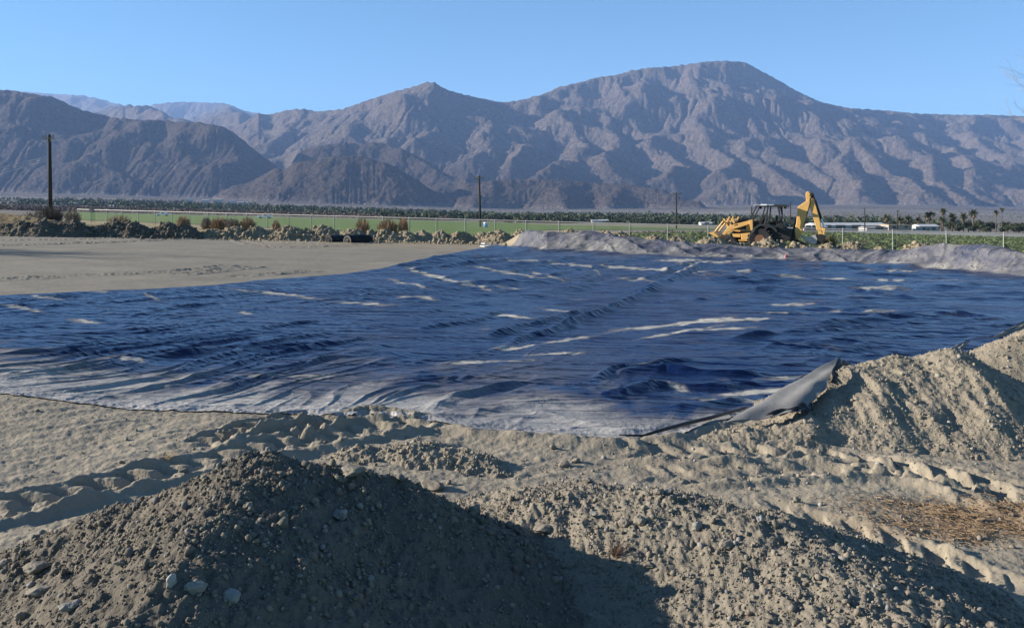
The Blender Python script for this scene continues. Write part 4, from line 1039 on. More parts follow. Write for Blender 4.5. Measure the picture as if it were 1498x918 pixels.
# long low bank under the dark heaps and the tan bank behind them
def h_darkbank(X, Y):
    px = CX + X / Y * F
    g = ground_lo(X, Y); Yc = np.interp(px, [-150, 300, 760], [57.2, 59.5, 62])
    H = np.interp(px, [-150, 0, 240, 300, 760], [0.72, 0.72, 0.62, 0.30, 0.28])
    return g + H * 1.25 - 0.95 * np.sqrt((Y - Yc) ** 2 + 0.02) + 0.09 * fbm(X * 0.9, Y * 0.9, 4, 700) + 0.06 * (0.5 - cells(X * 2.2, Y * 2.2, 704))
def bank_patch(name, fun, px0, px1, Y0, Y1, nu, ny, mat, label, cat):
    px = np.linspace(px0, px1, nu); Y = np.linspace(Y0, Y1, ny)
    PX, YY = np.meshgrid(px, Y); X = (PX - CX) / F * YY
    H = fun(X, YY); g = ground_lo(X, YY)
    co = np.stack([X, YY, np.maximum(H, g - 0.2)], -1).reshape(-1, 3)
    q = grid_quads(ny, nu, H > g - 0.08); co, q, _ = compact(co, q)
    return tag(link(name, mesh_np(name, co, q, mat)), label, cat)
bank_patch('dirt_bank', h_darkbank, -160, 765, 55.5, 64, 520, 50, HS_D, 'long low bank of bladed soil that the dumped heaps stand on', 'dirt bank')
def h_tanbank(X, Y):
    px = CX + X / Y * F
    g = ground_lo(X, Y); H = np.interp(px, [-200, 0, 40, 80, 108, 125], [1.35, 1.3, 1.15, 0.85, 0.5, 0.0])
    return g - 0.1 + H * (1 - sstep(0, 4.5, np.abs(Y - 71))) + 0.12 * fbm(X * 0.5, Y * 0.5, 4, 710) + 0.08 * fbm(X * 2, Y * 2, 3, 712)
km = NT('dry_grass_soil'); _f = km.noise(0.35, 4, 0.6); _g = km.noise(4.0, 4, 0.7)
TANM = km.done(km.mix(km.ramp(km.math('ADD', km.math('MULTIPLY', _f, 0.6), km.math('MULTIPLY', _g, 0.4)), 0.4, 0.62), (0.16, 0.115, 0.08), (0.35, 0.26, 0.13)), 1.0, km.bump(_g, 0.8, 0.1), spec=0.05)
bank_patch('dirt_bank', h_tanbank, -220, 126, 64, 77, 200, 60, TANM, 'tan bank with dry straw coloured grass behind the dark heaps at the left edge', 'dirt bank')

def berm_clods():
    n = 5200
    px = RNG.uniform(-60, 1380, n); t = RNG.normal(0, 1.0, n)
    Yc = np.interp(px, [-60, 300, 760, 900, 1046, 1240, 1380], [56.6, 58.8, 61.0, 57.5, 50.2, 49.6, 46.8]); Y = Yc + t * 0.75 - 0.3; X = (px - CX) / F * Y
    dep = bpy.context.evaluated_depsgraph_get()
    Z = np.zeros(n); ok = np.zeros(n, bool)
    for i in range(n):
        hit_, loc, nr_, ix, ob, mt = scene.ray_cast(dep, Vector((X[i], Y[i], 12.0)), Vector((0, 0, -1)))
        while hit_ and ob.name.startswith('haze'):
            hit_, loc, nr_, ix, ob, mt = scene.ray_cast(dep, loc - Vector((0, 0, 0.01)), Vector((0, 0, -1)))
        if hit_ and ob.name.startswith(('soil_heap', 'dirt_bank', 'ground')): Z[i] = loc.z; ok[i] = True
    ok &= (RNG.uniform(0, 1, n) < np.where(px < 780, 0.8, 0.5))
    r = 0.045 * (1 - RNG.uniform(0, 1, n) * (1 - (0.045 / 0.26) ** 1.9)) ** (-1 / 1.9)
    base = np.where((px < 300)[:, None], np.array([[0.125, 0.107, 0.083]]), np.array([[0.25, 0.203, 0.14]]))  # clods at the left take the heaps' painted shade
    tint = base * RNG.uniform(.75, 1.25, (n, 1))
    p = np.stack([X, Y, Z + r * 0.2], 1)
    scatter('rubble_clods', 'rubble clods scattered over the row of dumped heaps', p[ok], r[ok], CLOD, T0, True, tint[ok])
berm_clods()

# ------------------------------------------------------------------ rolls of spare plastic, board, flag
def build_rolls():
    bl = plain('black_roll_plastic', (0.005, 0.005, 0.006), 0.6, 0.3, 3, bump=0.3, spec=0.2)
    gy = plain('roll_end_dust', (0.06, 0.058, 0.056), 0.7, 0.3, 12)
    def roll(p0, p1, r, label):
        p0, p1 = Vector(p0), Vector(p1); L = (p1 - p0).length
        c = (p0 + p1) / 2
        ang = math.atan2((p1 - p0).y, (p1 - p0).x) - math.pi / 2
        e = empty('plastic_roll', (c.x, c.y, c.z - r), ang, label, 'plastic roll', 'rolls of spare liner')
        rr = random.Random(int(r * 1000)); n = 40; ns = 14
        co = []
        for j in range(ns + 1):
            y = -L / 2 + L * j / ns
            for i in range(n):
                a = 2 * math.pi * i / n
                q = r * (1 + 0.03 * math.sin(3 * a + j * 0.5) + 0.02 * math.sin(7 * a - j) + rr.uniform(-.012, .012)) * (0.86 if j in (0, ns) else 1)
                z = q * math.sin(a); z = z if z > -0.75 * r else -0.75 * r - (z + 0.75 * r) * 0.2
                co.append((q * math.cos(a) * 1.1, y, r * 0.78 + z))
        qd = []
        for j in range(ns):
            for i in range(n):
                qd.append((j * n + i, j * n + (i + 1) % n, (j + 1) * n + (i + 1) % n, (j + 1) * n + i))
        me = mesh_np('film_body', co, np.array(qd), bl)
        link('film_body', me, e)
        for s in (-1, 1):
            b = MB()
            for k, (ra, rb, dy) in enumerate([(r * .88, r * .62, .0), (r * .60, r * .36, -.03), (r * .34, r * .12, .02)]):
                b.lathe([(ra, 0.0), (ra, s * (0.03 + dy)), (rb, s * (0.03 + dy)), (rb, 0.0)], (0, s * L / 2 * 0.98, r * 0.80), 24)
            b.build('rolled_end', bl if s > 0 else gy, e)
        b = MB(); b.tube([(0, -L / 2 - .12, r * .8), (0, L / 2 + .12, r * .8)], r * 0.10, 10); b.build('core_pole', gy, e)
    roll(P(508, 350.5, 57.2), P(539.5, 349.5, 58.8), 0.40, 'larger right hand black plastic roll lying in front of the pale heaps')
    roll(P(481, 350, 57.8), P(506, 348.6, 59.5), 0.31, 'smaller left hand black plastic roll touching the larger roll')
    wh = plain('white_board', (0.78, 0.77, 0.80), 0.5, 0.05, 3)
    e = empty('white_board', P(718, 361, 55.5), 0.35, 'white folded sheets lying at the far left corner of the liner', 'plastic sheet')
    b = MB(); b.box((0, 0, 0.05), (1.15, 0.9, 0.05), bevel=0.01); b.build('lower_sheet', wh, e)
    b = MB(); b.box((0.12, 0.1, 0.15), (1.25, 0.8, 0.04), Matrix.Rotation(0.10, 3, 'Y'), bevel=0.01); b.build('upper_sheet', wh, e)
    wd = plain('stake_wood', (0.40, 0.30, 0.2), 0.8, 0.2, 20); pk = plain('pink_flag', (0.65, 0.20, 0.22), 0.7, 0.1, 5)
    p = P(1150, 378, 45.4); p.z = float(surf(np.array([p.x]), np.array([p.y]))[0])
    e = empty('survey_stake', p, 0, 'survey stake with a faded pink ribbon on the dusty bank below the machine', 'stake')
    b = MB(); b.box((0, 0, 0.18), (0.03, 0.03, 0.5)); b.build('stake', wd, e)
    b = MB()
    b.tube([(0.02, 0, 0.42), (0.10, -.02, 0.34), (0.12, -.05, 0.12), (0.16, -.06, -0.02)], [0.025, .03, .025, .015], 6); b.tube([(-0.02, 0, 0.42), (-0.06, -.03, 0.28), (-0.05, -.05, 0.1)], [0.03, .04, .02], 6)
    b.build('ribbon', pk, e)
build_rolls()

# ------------------------------------------------------------------ backhoe loader
def build_backhoe():
    SC = 55.0 / F / 0.985
    X0, Y0 = (1120 - CX) / F * 55.0, 55.0
    zg = P(1120, 367, 55).z
    rz = math.atan2(-0.50, 0.866) + 0.10
    root = empty('backhoe_loader', (X0, Y0, zg), rz, 'yellow backhoe loader with open canopy and raised digging arm parked behind soil heaps', 'backhoe')
    k = NT('yellow_paint'); f = k.noise(2.2, 5, 0.65); f2 = k.noise(14, 4, 0.7)
    fr = k.ramp(k.math('ADD', k.math('MULTIPLY', f, 0.6), k.math('MULTIPLY', f2, 0.4)), 0.42, 0.68)
    ye = k.done(k.mix(fr, (0.72, 0.405, 0.115), (0.58, 0.34, 0.125)), 0.5, spec=0.4)
    dk = plain('dark_grey_paint', (0.028, 0.030, 0.033), 0.5, 0.25, 4)
    bk = plain('greasy_black_steel', (0.016, 0.015, 0.014), 0.6, 0.35, 8)
    ty = plain('tyre_rubber', (0.030, 0.030, 0.031), 0.85, 0.35, 6, spec=0.2)
    ru = plain('rusty_rim', (0.16, 0.075, 0.04), 0.7, 0.3, 6)
    st = plain('worn_bucket_steel', (0.42, 0.40, 0.37), 0.55, 0.25, 5, metal=0.3)
    wt = plain('white_canopy', (0.80, 0.80, 0.80), 0.4, 0.04, 4)
    cy = plain('bright_rod', (0.62, 0.62, 0.63), 0.25, 0.05, 5, metal=0.9)
    def L(x, y): return ((x - 1120) * SC, (367 - y) * SC)            # px of the side view to metres
    def C(cx, cy_): return L(1040 + cx / 8.56, 280 + cy_ / 8.56)     # from the enlarged crop
    def poly(pts): return [C(*p) for p in pts]
    def part(name, mat, build, parent=root, smooth=False):
        b = MB(); build(b); return b.build(name, mat, parent, smooth)
    NEAR, FAR = -1.05, 1.05
    def wheel(cx, cz, r, wdt, y, rim_r, name='wheel'):
        e = part(name, ty, lambda b: (b.lathe([(r * .44, -wdt * .42), (r * .60, -wdt * .46), (r * .86, -wdt * .5), (r * .97, -wdt * .42), (r, -wdt * .2), (r, wdt * .2), (r * .97, wdt * .42), (r * .86, wdt * .5), (r * .60, wdt * .46), (r * .44, wdt * .42)], (cx, y, cz), 36),
              [b.box((cx + r * 1.01 * math.cos(a), y + s * wdt * .22, cz + r * 1.01 * math.sin(a)), (r * .10, wdt * .5, r * .09), Matrix.Rotation(-a, 3, 'Y') @ Matrix.Rotation(s * 0.5, 3, 'X')) for i in range(18) for s in (-1, 1) for a in [2 * math.pi * (i + (0.5 if s > 0 else 0)) / 18]]))
        part('rim', ru, lambda b: (b.lathe([(rim_r, -wdt * .47), (rim_r * .93, -wdt * .44), (rim_r * .86, -wdt * .25), (rim_r * .30, -wdt * .20), (rim_r * .28, -wdt * .34), (0.02, -wdt * .34), (0.02, wdt * .2), (rim_r, wdt * .46)], (cx, y, cz), 28)), e)
    rx, rzc = L(1116, 350); fx, fz = L(1073.5, 356)
    for y in (NEAR + .1, FAR - .1): wheel(rx, rzc, 0.735, 0.46, y, 0.31)
    for y in (NEAR + .12, FAR - .12): wheel(fx, fz, 0.44, 0.30, y, 0.17)
    # chassis, engine, hood
    part('chassis', bk, lambda b: (b.plate(poly([(250, 560), (300, 500), (760, 470), (1000, 470), (1010, 590), (900, 630), (560, 640), (260, 640)]), -0.42, 0.42, .03),
                                   b.tube([(rx, -0.9, rzc), (rx, 0.9, rzc)], .16, 12), b.tube([(fx, -0.85, fz), (fx, 0.85, fz)], .11, 10)))
    part('hood', dk, lambda b: (b.plate(poly([(300, 400), (345, 350), (420, 318), (470, 330), (555, 372), (560, 500), (310, 500)]), -0.40, 0.40, .05)))
    part('engine_panel', ye, lambda b: (b.plate(poly([(462, 420), (548, 362), (552, 515), (470, 515)]), -0.47, -0.42, .01), b.plate(poly([(330, 480), (460, 480), (470, 512), (330, 512)]), -0.47, -0.42, .01)))
    part('side_tank', ye, lambda b: (b.plate(poly([(418, 530), (552, 518), (548, 600), (530, 612), (425, 605)]), -0.98, -0.45, .025), b.plate(poly([(312, 533), (412, 533), (410, 578), (325, 575)]), -0.92, -0.45, .02), b.plate(poly([(390, 604), (532, 612), (528, 622), (392, 618)]), -1.02, -0.45, .006)))
    part('radiator_grille', bk, lambda b: [b.box((C(298, 450)[0], 0, C(298, 415 + 12 * i)[1]), (.03, .74, .03)) for i in range(8)])
    for y in (-0.62, 0.62):
        nm = 'near' if y < 0 else 'far'
        part('loader_arm', ye, lambda b: b.plate(poly([(555, 360), (553, 402), (500, 418), (300, 482), (245, 520), (205, 562), (180, 545), (212, 495), (262, 438), (330, 415), (500, 372)]), y - .07, y + .07, .015))
        part('loader_linkage', ye, lambda b: (b.plate(poly([(182, 350), (205, 345), (262, 465), (245, 475)]), y - .06 + .13, y + .06 + .13, .01), b.plate(poly([(262, 320), (280, 320), (245, 395), (228, 390)]), y - .05 + .02, y + .05 + .02, .01),
             b.plate(poly([(285, 350), (322, 350), (338, 402), (318, 408)]), y - .05, y + .05, .01), b.plate(poly([(368, 320), (384, 322), (360, 388), (342, 388)]), y - .05 + .1, y + .05 + .1, .01),
             b.tube([(C(190, 378)[0], y + .05, C(190, 378)[1]), (C(75, 528)[0], y + .05, C(75, 528)[1])], .055, 8)))
        part('lift_cylinder', bk, lambda b: b.tube([(C(530, 500)[0], y, C(530, 500)[1]), (C(400, 500)[0], y, C(400, 500)[1])], .06, 10))
        part('cylinder_rod', ye, lambda b: b.tube([(C(400, 500)[0], y, C(400, 500)[1]), (C(310, 490)[0], y, C(310, 490)[1])], .045, 10))
    for y in (-0.74, 0.70): part('loader_mount', ye, lambda b: b.plate(poly([(505, 365), (550, 358), (556, 520), (535, 520)]), y, y + .04, .01))
    part('arm_decal', bk, lambda b: [b.plate(poly([(330 + 15 * i, 424 - 4 * i), (341 + 15 * i, 421 - 4 * i), (341 + 15 * i, 433 - 4 * i), (330 + 15 * i, 436 - 4 * i)]), -0.698, -0.692) for i in range(3)])
    # front bucket, mostly behind the heap
    part('loader_bucket', ye, lambda b: (b.plate(poly([(20, 520), (90, 512), (150, 560), (150, 660), (60, 690), (40, 680), (110, 640), (95, 560)]), -1.1, -1.04, .01), b.plate(poly([(20, 520), (90, 512), (150, 560), (150, 660), (60, 690), (40, 680), (110, 640), (95, 560)]), 1.04, 1.1, .01),
         b.plate(poly([(85, 505), (110, 515), (165, 560), (165, 670), (55, 700), (50, 690), (150, 655), (150, 565), (80, 520)]), -1.05, 1.05)))
    # fenders, floor, console, seat
    for y in (NEAR - .18, FAR - .34):
        b = MB(); pts = [(555, 520), (585, 450), (640, 415), (700, 404), (770, 418), (830, 452), (862, 500)]; ins = [(840, 506), (810, 470), (760, 440), (700, 428), (650, 438), (605, 468), (580, 520)]
        b.plate(poly(pts + ins), y, y + .52, .01); b.build('fender', dk, root)
    part('platform', dk, lambda b: (b.plate(poly([(570, 470), (600, 420), (850, 430), (930, 480), (1000, 480), (1000, 560), (760, 570), (740, 500), (570, 500)]), -0.55, 0.55, .03)))
    part('rear_frame', bk, lambda b: (b.plate(poly([(770, 470), (900, 440), (985, 500), (1005, 600), (900, 625), (780, 590)]), -0.95, 0.95, .03), b.plate(poly([(880, 390), (980, 490), (900, 490), (850, 440)]), -0.5, -0.42, .01)))
    part('control_console', bk, lambda b: (b.plate(poly([(545, 372), (600, 366), (640, 345), (690, 330), (640, 420), (590, 450), (560, 440)]), -0.36, 0.36, .03), b.plate(poly([(838, 372), (890, 376), (915, 450), (850, 450)]), -0.34, 0.34, .03),
         [b.tube([(C(850 + 10 * i, 380)[0], -0.2 + .12 * i, C(850, 380)[1]), (C(842 + 8 * i, 318)[0], -0.2 + .12 * i, C(842, 322)[1])], .02, 6) for i in range(4)],
         b.tube([(C(640, 345)[0], 0, C(640, 345)[1]), (C(680, 300)[0], 0, C(680, 300)[1])], .03, 6)))
    part('steering_wheel', bk, lambda b: b.tube([(C(684, 296)[0] + .2 * math.cos(a) * .6, .2 * math.sin(a), C(684, 296)[1] + .2 * math.cos(a) * .6) for a in [i * math.pi / 8 for i in range(17)]], .018, 6, False))
    part('seat', bk, lambda b: (b.box((C(770, 395)[0], 0, C(770, 395)[1]), (.5, .5, .14), bevel=.04), b.box((C(822, 362)[0], 0, C(822, 362)[1]), (.13, .48, .6), Matrix.Rotation(-.12, 3, 'Y'), bevel=.05), b.box((C(770, 430)[0], 0, C(770, 430)[1]), (.35, .35, .4))))
    # canopy on posts
    part('canopy_roof', dk, lambda b: (b.plate(poly([(572, 184), (800, 182), (810, 170), (950, 176), (955, 200), (940, 206), (800, 202), (580, 200)]), -0.72, 0.72, .015)))
    part('canopy_top', wt, lambda b: (b.plate(poly([(650, 170), (722, 170), (722, 186), (650, 186)]), -0.735, 0.5, .008), b.plate(poly([(560, 180), (800, 178), (800, 184), (560, 186)]), -0.70, 0.70)))
    for y in (-0.62, 0.62):
        part('canopy_post', dk, lambda b: (b.plate(poly([(590, 198), (603, 198), (530, 355), (512, 372), (512, 350)]), y - .03, y + .03),))
        part('canopy_post', dk, lambda b: (b.plate(poly([(690, 200), (704, 200), (672, 330), (655, 330)]), y - .03, y + .03), b.plate(poly([(722, 200), (738, 200), (716, 405), (692, 405)]), y - .05, y + .05, .01)))
        part('canopy_post', dk, lambda b: b.plate(poly([(840, 200), (868, 200), (876, 300), (868, 380), (850, 380), (858, 300)]), y - .05, y + .05, .01))
    for q in (638, 930): part('work_lamp', bk, lambda b: b.box((C(q, 212)[0], -0.5, C(q, 212)[1]), (.15, .2, .14), bevel=.03))
    part('exhaust_pipe', bk, lambda b: b.tube([(C(524, 340)[0], -.25, C(524, 340)[1]), (C(524, 215)[0], -.25, C(524, 215)[1]), (C(520, 203)[0], -.25, C(520, 203)[1])], .045, 10))
    # digging arm
    part('swing_frame', bk, lambda b: (b.plate(poly([(960, 480), (1035, 465), (1050, 590), (1000, 625), (960, 610)]), -.2, .2, .03),))
    bo = part('boom', ye, lambda b: (b.plate(poly([(972, 525), (1012, 490), (1035, 466), (1050, 400), (1066, 235), (1066, 206), (1085, 190), (1165, 132), (1200, 110), (1217, 122), (1205, 190), (1165, 330), (1128, 460), (1092, 560), (1032, 605), (995, 590)]), -.19, .19, .025),))
    part('boom_tip', ye, lambda b: (b.plate(poly([(1163, 128), (1158, 40), (1170, 20), (1192, 16), (1212, 45), (1222, 80), (1214, 122)]), -.16, .16, .02), b.tube([(C(1195, 62)[0], -.2, C(1195, 62)[1]), (C(1195, 62)[0], .2, C(1195, 62)[1])], .05, 10)), bo)
    part('boom_cylinder', bk, lambda b: (b.tube([(C(1010, 530)[0], 0, C(1010, 530)[1]), (C(1058, 330)[0], -.02, C(1048, 330)[1])], .085, 10), b.tube([(C(1210, 40)[0], .05, C(1210, 40)[1]), (C(1270, 150)[0], .05, C(1270, 150)[1])], .075, 10),
         b.tube([(C(1215, 130)[0], -.2, C(1215, 130)[1]), (C(1140, 450)[0], -.2, C(1140, 450)[1])], .03, 6)))
    part('hydraulic_hose', bk, lambda b: [b.tube([(C(1205, 130 + 8 * i)[0], -.21 + .06 * i, C(1205, 130)[1]), (C(1235, 40 - 6 * i)[0], -.21 + .06 * i, C(1235, 40 - 8 * i)[1]), (C(1258, 90)[0], -.21 + .06 * i, C(1258, 90)[1]), (C(1275, 190)[0], -.2 + .06 * i, C(1275, 190)[1])], .025, 6) for i in range(4)])
    di = part('dipper_arm', ye, lambda b: b.plate(poly([(1203, 185), (1216, 110), (1240, 92), (1256, 110), (1268, 160), (1300, 280), (1326, 390), (1332, 450), (1380, 460), (1384, 478), (1300, 490), (1284, 480), (1276, 440), (1242, 320)]), -.15, .15, .02))
    part('bucket_cylinder', bk, lambda b: (b.tube([(C(1262, 120)[0], .0, C(1262, 120)[1]), (C(1335, 345)[0], .0, C(1335, 345)[1])], .07, 10)), di)
    part('cylinder_rod', cy, lambda b: (b.tube([(C(1333, 340)[0], .0, C(1333, 340)[1]), (C(1372, 455)[0], .0, C(1372, 455)[1])], .045, 8)), di)
    part('bucket_linkage', ye, lambda b: (b.plate(poly([(1300, 470), (1330, 462), (1345, 520), (1330, 560), (1305, 540)]), -.13, .13, .01), b.plate(poly([(1352, 455), (1388, 462), (1372, 530), (1350, 560), (1340, 545), (1358, 510)]), -.17, .17, .01)))
    bu = part('digging_bucket', st, lambda b: (b.plate(poly([(1112, 556), (1180, 566), (1275, 535), (1296, 590), (1288, 640), (1258, 656), (1225, 648), (1180, 622), (1150, 592)]), -.40, -.37, .006), b.plate(poly([(1112, 556), (1180, 566), (1275, 535), (1296, 590), (1288, 640), (1258, 656), (1225, 648), (1180, 622), (1150, 592)]), .37, .40, .006)))
    part('bucket_back', bk, lambda b: (b.plate(poly([(1272, 532), (1345, 530), (1378, 560), (1362, 625), (1320, 648), (1258, 658), (1290, 640), (1296, 590)]), -.405, .405, .02), b.plate(poly([(1225, 648), (1258, 656), (1262, 664), (1180, 632), (1110, 560), (1112, 552), (1150, 592), (1180, 622)]), -.37, .37)), bu)
    part('bucket_tooth', st, lambda b: [b.plate(poly([(1098, 548), (1118, 556), (1130, 572)]), -.36 + .16 * i, -.29 + .16 * i) for i in range(5)], bu)
    for y in (-.75, .75):
        part('stabilizer_leg', bk, lambda b: (b.plate(poly([(985, 570), (1020, 590), (1160, 662), (1165, 682), (1130, 680), (980, 612)]), y - .09, y + .09, .01), b.box((C(1150, 690)[0], y, C(1150, 690)[1]), (.4, .4, .06), bevel=.01)))
build_backhoe()

# ------------------------------------------------------------------ chain-link fence
def build_fence():
    gal = plain('galvanised_pipe', (0.30, 0.30, 0.30), 0.45, 0.12, 4, metal=0.4)
    root = empty('chain_link_fence', (29.1, 52.2, -0.64), 0, 'long low galvanised chain link fence running between the soil heaps and the green fields', 'fence')
    root_i = Vector(root.location)
    d = Vector((-0.834, 0.552)); tops, bots = [], []
    k = -4
    pts = []
    while True:
        p = Vector((29.1, 52.2)) + d * 3.05 * k
        px = CX + p.x / p.y * F
        if px < 100: break
        rtop = EYE - (306 + 0.026 * (px - 113) - HY) / F * p.y
        g = float(z0(p.x, p.y))
        pts.append((p.x, p.y, g, rtop)); k += 1
    rp = random.Random(3)
    for x, y, g, t in pts:
        b = MB(); lean = rp.uniform(-.02, .02)
        b.tube([(x, y, g - .3), (x + lean, y, t + .05)], .032, 8); b.tube([(x + lean, y, t + .05), (x + lean, y, t + .09)], [.04, .02], 8)
        o = b.build('fence_post', gal, root); o.matrix_parent_inverse = Matrix.Translation(-root_i)
    b = MB(); b.tube([(x, y, t) for x, y, g, t in pts], .028, 8); o = b.build('top_rail', gal, root); o.matrix_parent_inverse = Matrix.Translation(-root_i)
    k = NT('chain_link_fabric')
    tr = k.t.nodes.new('ShaderNodeBsdfTransparent'); mx = k.t.nodes.new('ShaderNodeMixShader')
    k.done((0.45, 0.45, 0.45), 0.5)
    wv = k.noise(0.6, 2); k.set(mx.inputs[0], k.math('ADD', 0.02, k.math('MULTIPLY', wv, 0.09)))
    k.t.links.new(tr.outputs[0], mx.inputs[1]); k.t.links.new(k.b.outputs[0], mx.inputs[2]); k.t.links.new(mx.outputs[0], k.t.nodes['Material Output'].inputs['Surface'])
    co, q = [], []
    for i, (x, y, g, t) in enumerate(pts):
        co += [(x, y + .05, g + .02), (x, y + .05, t - .02)]
        if i: q.append((2 * i - 2, 2 * i, 2 * i + 1, 2 * i - 1))
    o = link('chain_link', mesh_np('chain_link', co, np.array(q), k.m, False), root); o.matrix_parent_inverse = Matrix.Translation(-root_i)
build_fence()

# ------------------------------------------------------------------ utility poles
POLEM = plain('creosote_pole', (0.030, 0.024, 0.020), 0.9, 0.3, 3)
ARMM = plain('weathered_crossarm', (0.26, 0.22, 0.13), 0.8, 0.2, 5)
INSM = plain('brown_insulator', (0.06, 0.035, 0.03), 0.3, 0.2, 5)
def pole(px, ytop, ybot, Y, label, arm=1.25, rad=0.15, lean=0.0, rz=0.0, two=False):
    x = (px - CX) / F * Y; zb = EYE - (ybot - HY) / F * Y; h = (ybot - ytop) / F * Y
    e = empty('utility_pole', (x, Y, zb), 0, label, 'utility pole', 'utility poles across the valley')
    b = MB(); b.tube([(0, 0, -1.0), (lean * .5, 0, h * .5), (lean, 0, h)], [rad, rad * .9, rad * .75], 12); b.build('pole', POLEM, e, True)
    if arm:
        c, s = math.cos(rz), math.sin(rz)
        b = MB(); b.box((lean, -rad, h - .45), (arm, .1, .13), Matrix.Rotation(rz, 3, 'Z'), bevel=.01)
        for q in (-1, 1):
            b.tube([(lean + q * arm * .3 * c, -rad + q * arm * .3 * s, h - .42), (lean, -rad * .6, h - 1.0)], .025, 6)
        if two: b.box((lean, -rad, h - 1.3), (arm, .1, .13), Matrix.Rotation(rz, 3, 'Z'))
        b.build('crossarm', ARMM, e)
        for q in (-.46, -.18, .2, .46):
            i = MB(); xx = lean + q * arm * c; yy = -rad + q * arm * s
            i.tube([(xx, yy, h - .40), (xx, yy, h - .28), (xx, yy, h - .24), (xx, yy, h - .16), (xx, yy, h - .12)], [.02, .02, .06, .06, .03], 8); i.build('insulator', INSM, e)
pole(74, 197, 314, 105, 'tall dark utility pole with short crossarm at the left, nearest of the poles', 1.4, 0.25, -0.15)
pole(703, 257, 337, 154, 'dark utility pole rising behind the soil heaps in the middle of the field', 1.75, 0.21, -0.25)
pole(989.5, 281, 339, 214, 'smaller dark utility pole left of the yellow machine', 2.1, 0.2, 0.0)
pole(1156.5, 296, 341, 262, 'bare dark pole right behind the digging arm of the machine', 0, 0.17)
pole(1265, 304, 341, 300, 'dark pole in front of the long white roofed shed', 0, 0.2)
pole(1313, 307, 338, 345, 'dark pole with crossarm in front of the beige building', 2.0, 0.22, 0, 0.5)
pole(1345, 313, 337, 380, 'short pole with crossarm between the palms near the small white house', 2.4, 0.18, 0, 0.7)

def build_wires():
    wm = plain('bare_wire', (0.45, 0.45, 0.46), 0.4, 0.05, 2, metal=0.6)
    for i, lab in enumerate(['topmost faint overhead wire running left from the tall utility pole', 'middle faint overhead wire running left from the tall utility pole', 'lowest faint overhead wire running left from the tall utility pole']):
        a = P(73, 228 + 2.5 * i, 105); b_ = P(-190, 262 + 9 * i, 128); b = MB()
        b.tube([a.lerp(b_, t / 14) - Vector((0, 0, 1.0 * math.sin(math.pi * t / 14))) for t in range(15)], 0.006, 5); o = b.build('overhead_wire', wm)
        tag(o, lab, 'wire', 'wires of the tall utility pole')
build_wires()
# ------------------------------------------------------------------ foliage helpers
def leaf_mat(name, c0, c1):
    k = NT(name); k.done(k.attr('tint'), 0.8, spec=0.15)
    return k.m
LEAF = leaf_mat('leaf_clump', None, None)
def gz(X, Y): return z0(X, Y) + 1.2 * fbm(np.asarray(X) / 120.0, np.asarray(Y) / 120.0, 3, 81) * sstep(250, 900, np.asarray(Y))
def leaf_cards(cen, rad, n_each, size, col, flat=0.75, rng=RNG, up=0.35, shell=0.6):
    """many leaf-sized faces spread through crowns: centres (k,3), radii (k,), returns co, quads, tint"""
    k = len(cen); n = k * n_each
    C = np.repeat(cen, n_each, 0); R = np.repeat(rad, n_each)
    d = rng.normal(size=(n, 3)); d /= np.linalg.norm(d, axis=1)[:, None]
    rr = rng.uniform(0, 1, n) ** (1 / 3 * (1 - shell) + 0.12)
    lob = 1 + 0.35 * np.sin(d[:, 0] * 4 + C[:, 0] * 3.3) * np.cos(d[:, 2] * 5 + C[:, 1] * 2.1) + rng.normal(0, .08, n)
    p = C + d * (R * rr * lob)[:, None] * np.array([1, 1, flat])
    s = (np.repeat(size, n_each) if hasattr(size, '__len__') else size) * rng.uniform(0.5, 1.3, n)
    nm = d + rng.normal(0, .7, (n, 3)); nm[:, 2] += up; nm /= np.linalg.norm(nm, axis=1)[:, None]
    t1 = np.cross(nm, rng.normal(size=(n, 3))); t1 /= np.linalg.norm(t1, axis=1)[:, None]; t2 = np.cross(nm, t1)
    a = t1 * s[:, None]; b = t2 * (s * rng.uniform(.35, .8, n))[:, None]
    co = np.stack([p - a, p + b * .8, p + a, p - b * .8], 1).reshape(-1, 3)
    q = np.arange(n * 4).reshape(-1, 4)
    cc = np.repeat(col, n_each, 0) * rng.uniform(.65, 1.4, (n, 1)) 
    return co, q, np.repeat(cc, 4, 0)
def stuff_cards(name, label, cen, rad, n_each, size, col, **kw):
    co, q, c = leaf_cards(cen, rad, n_each, size, col, **kw)
    return tag(link(name, mesh_np(name, co, q, LEAF, False, {'tint': np.clip(c, 0, 1)})), label, kind='stuff')

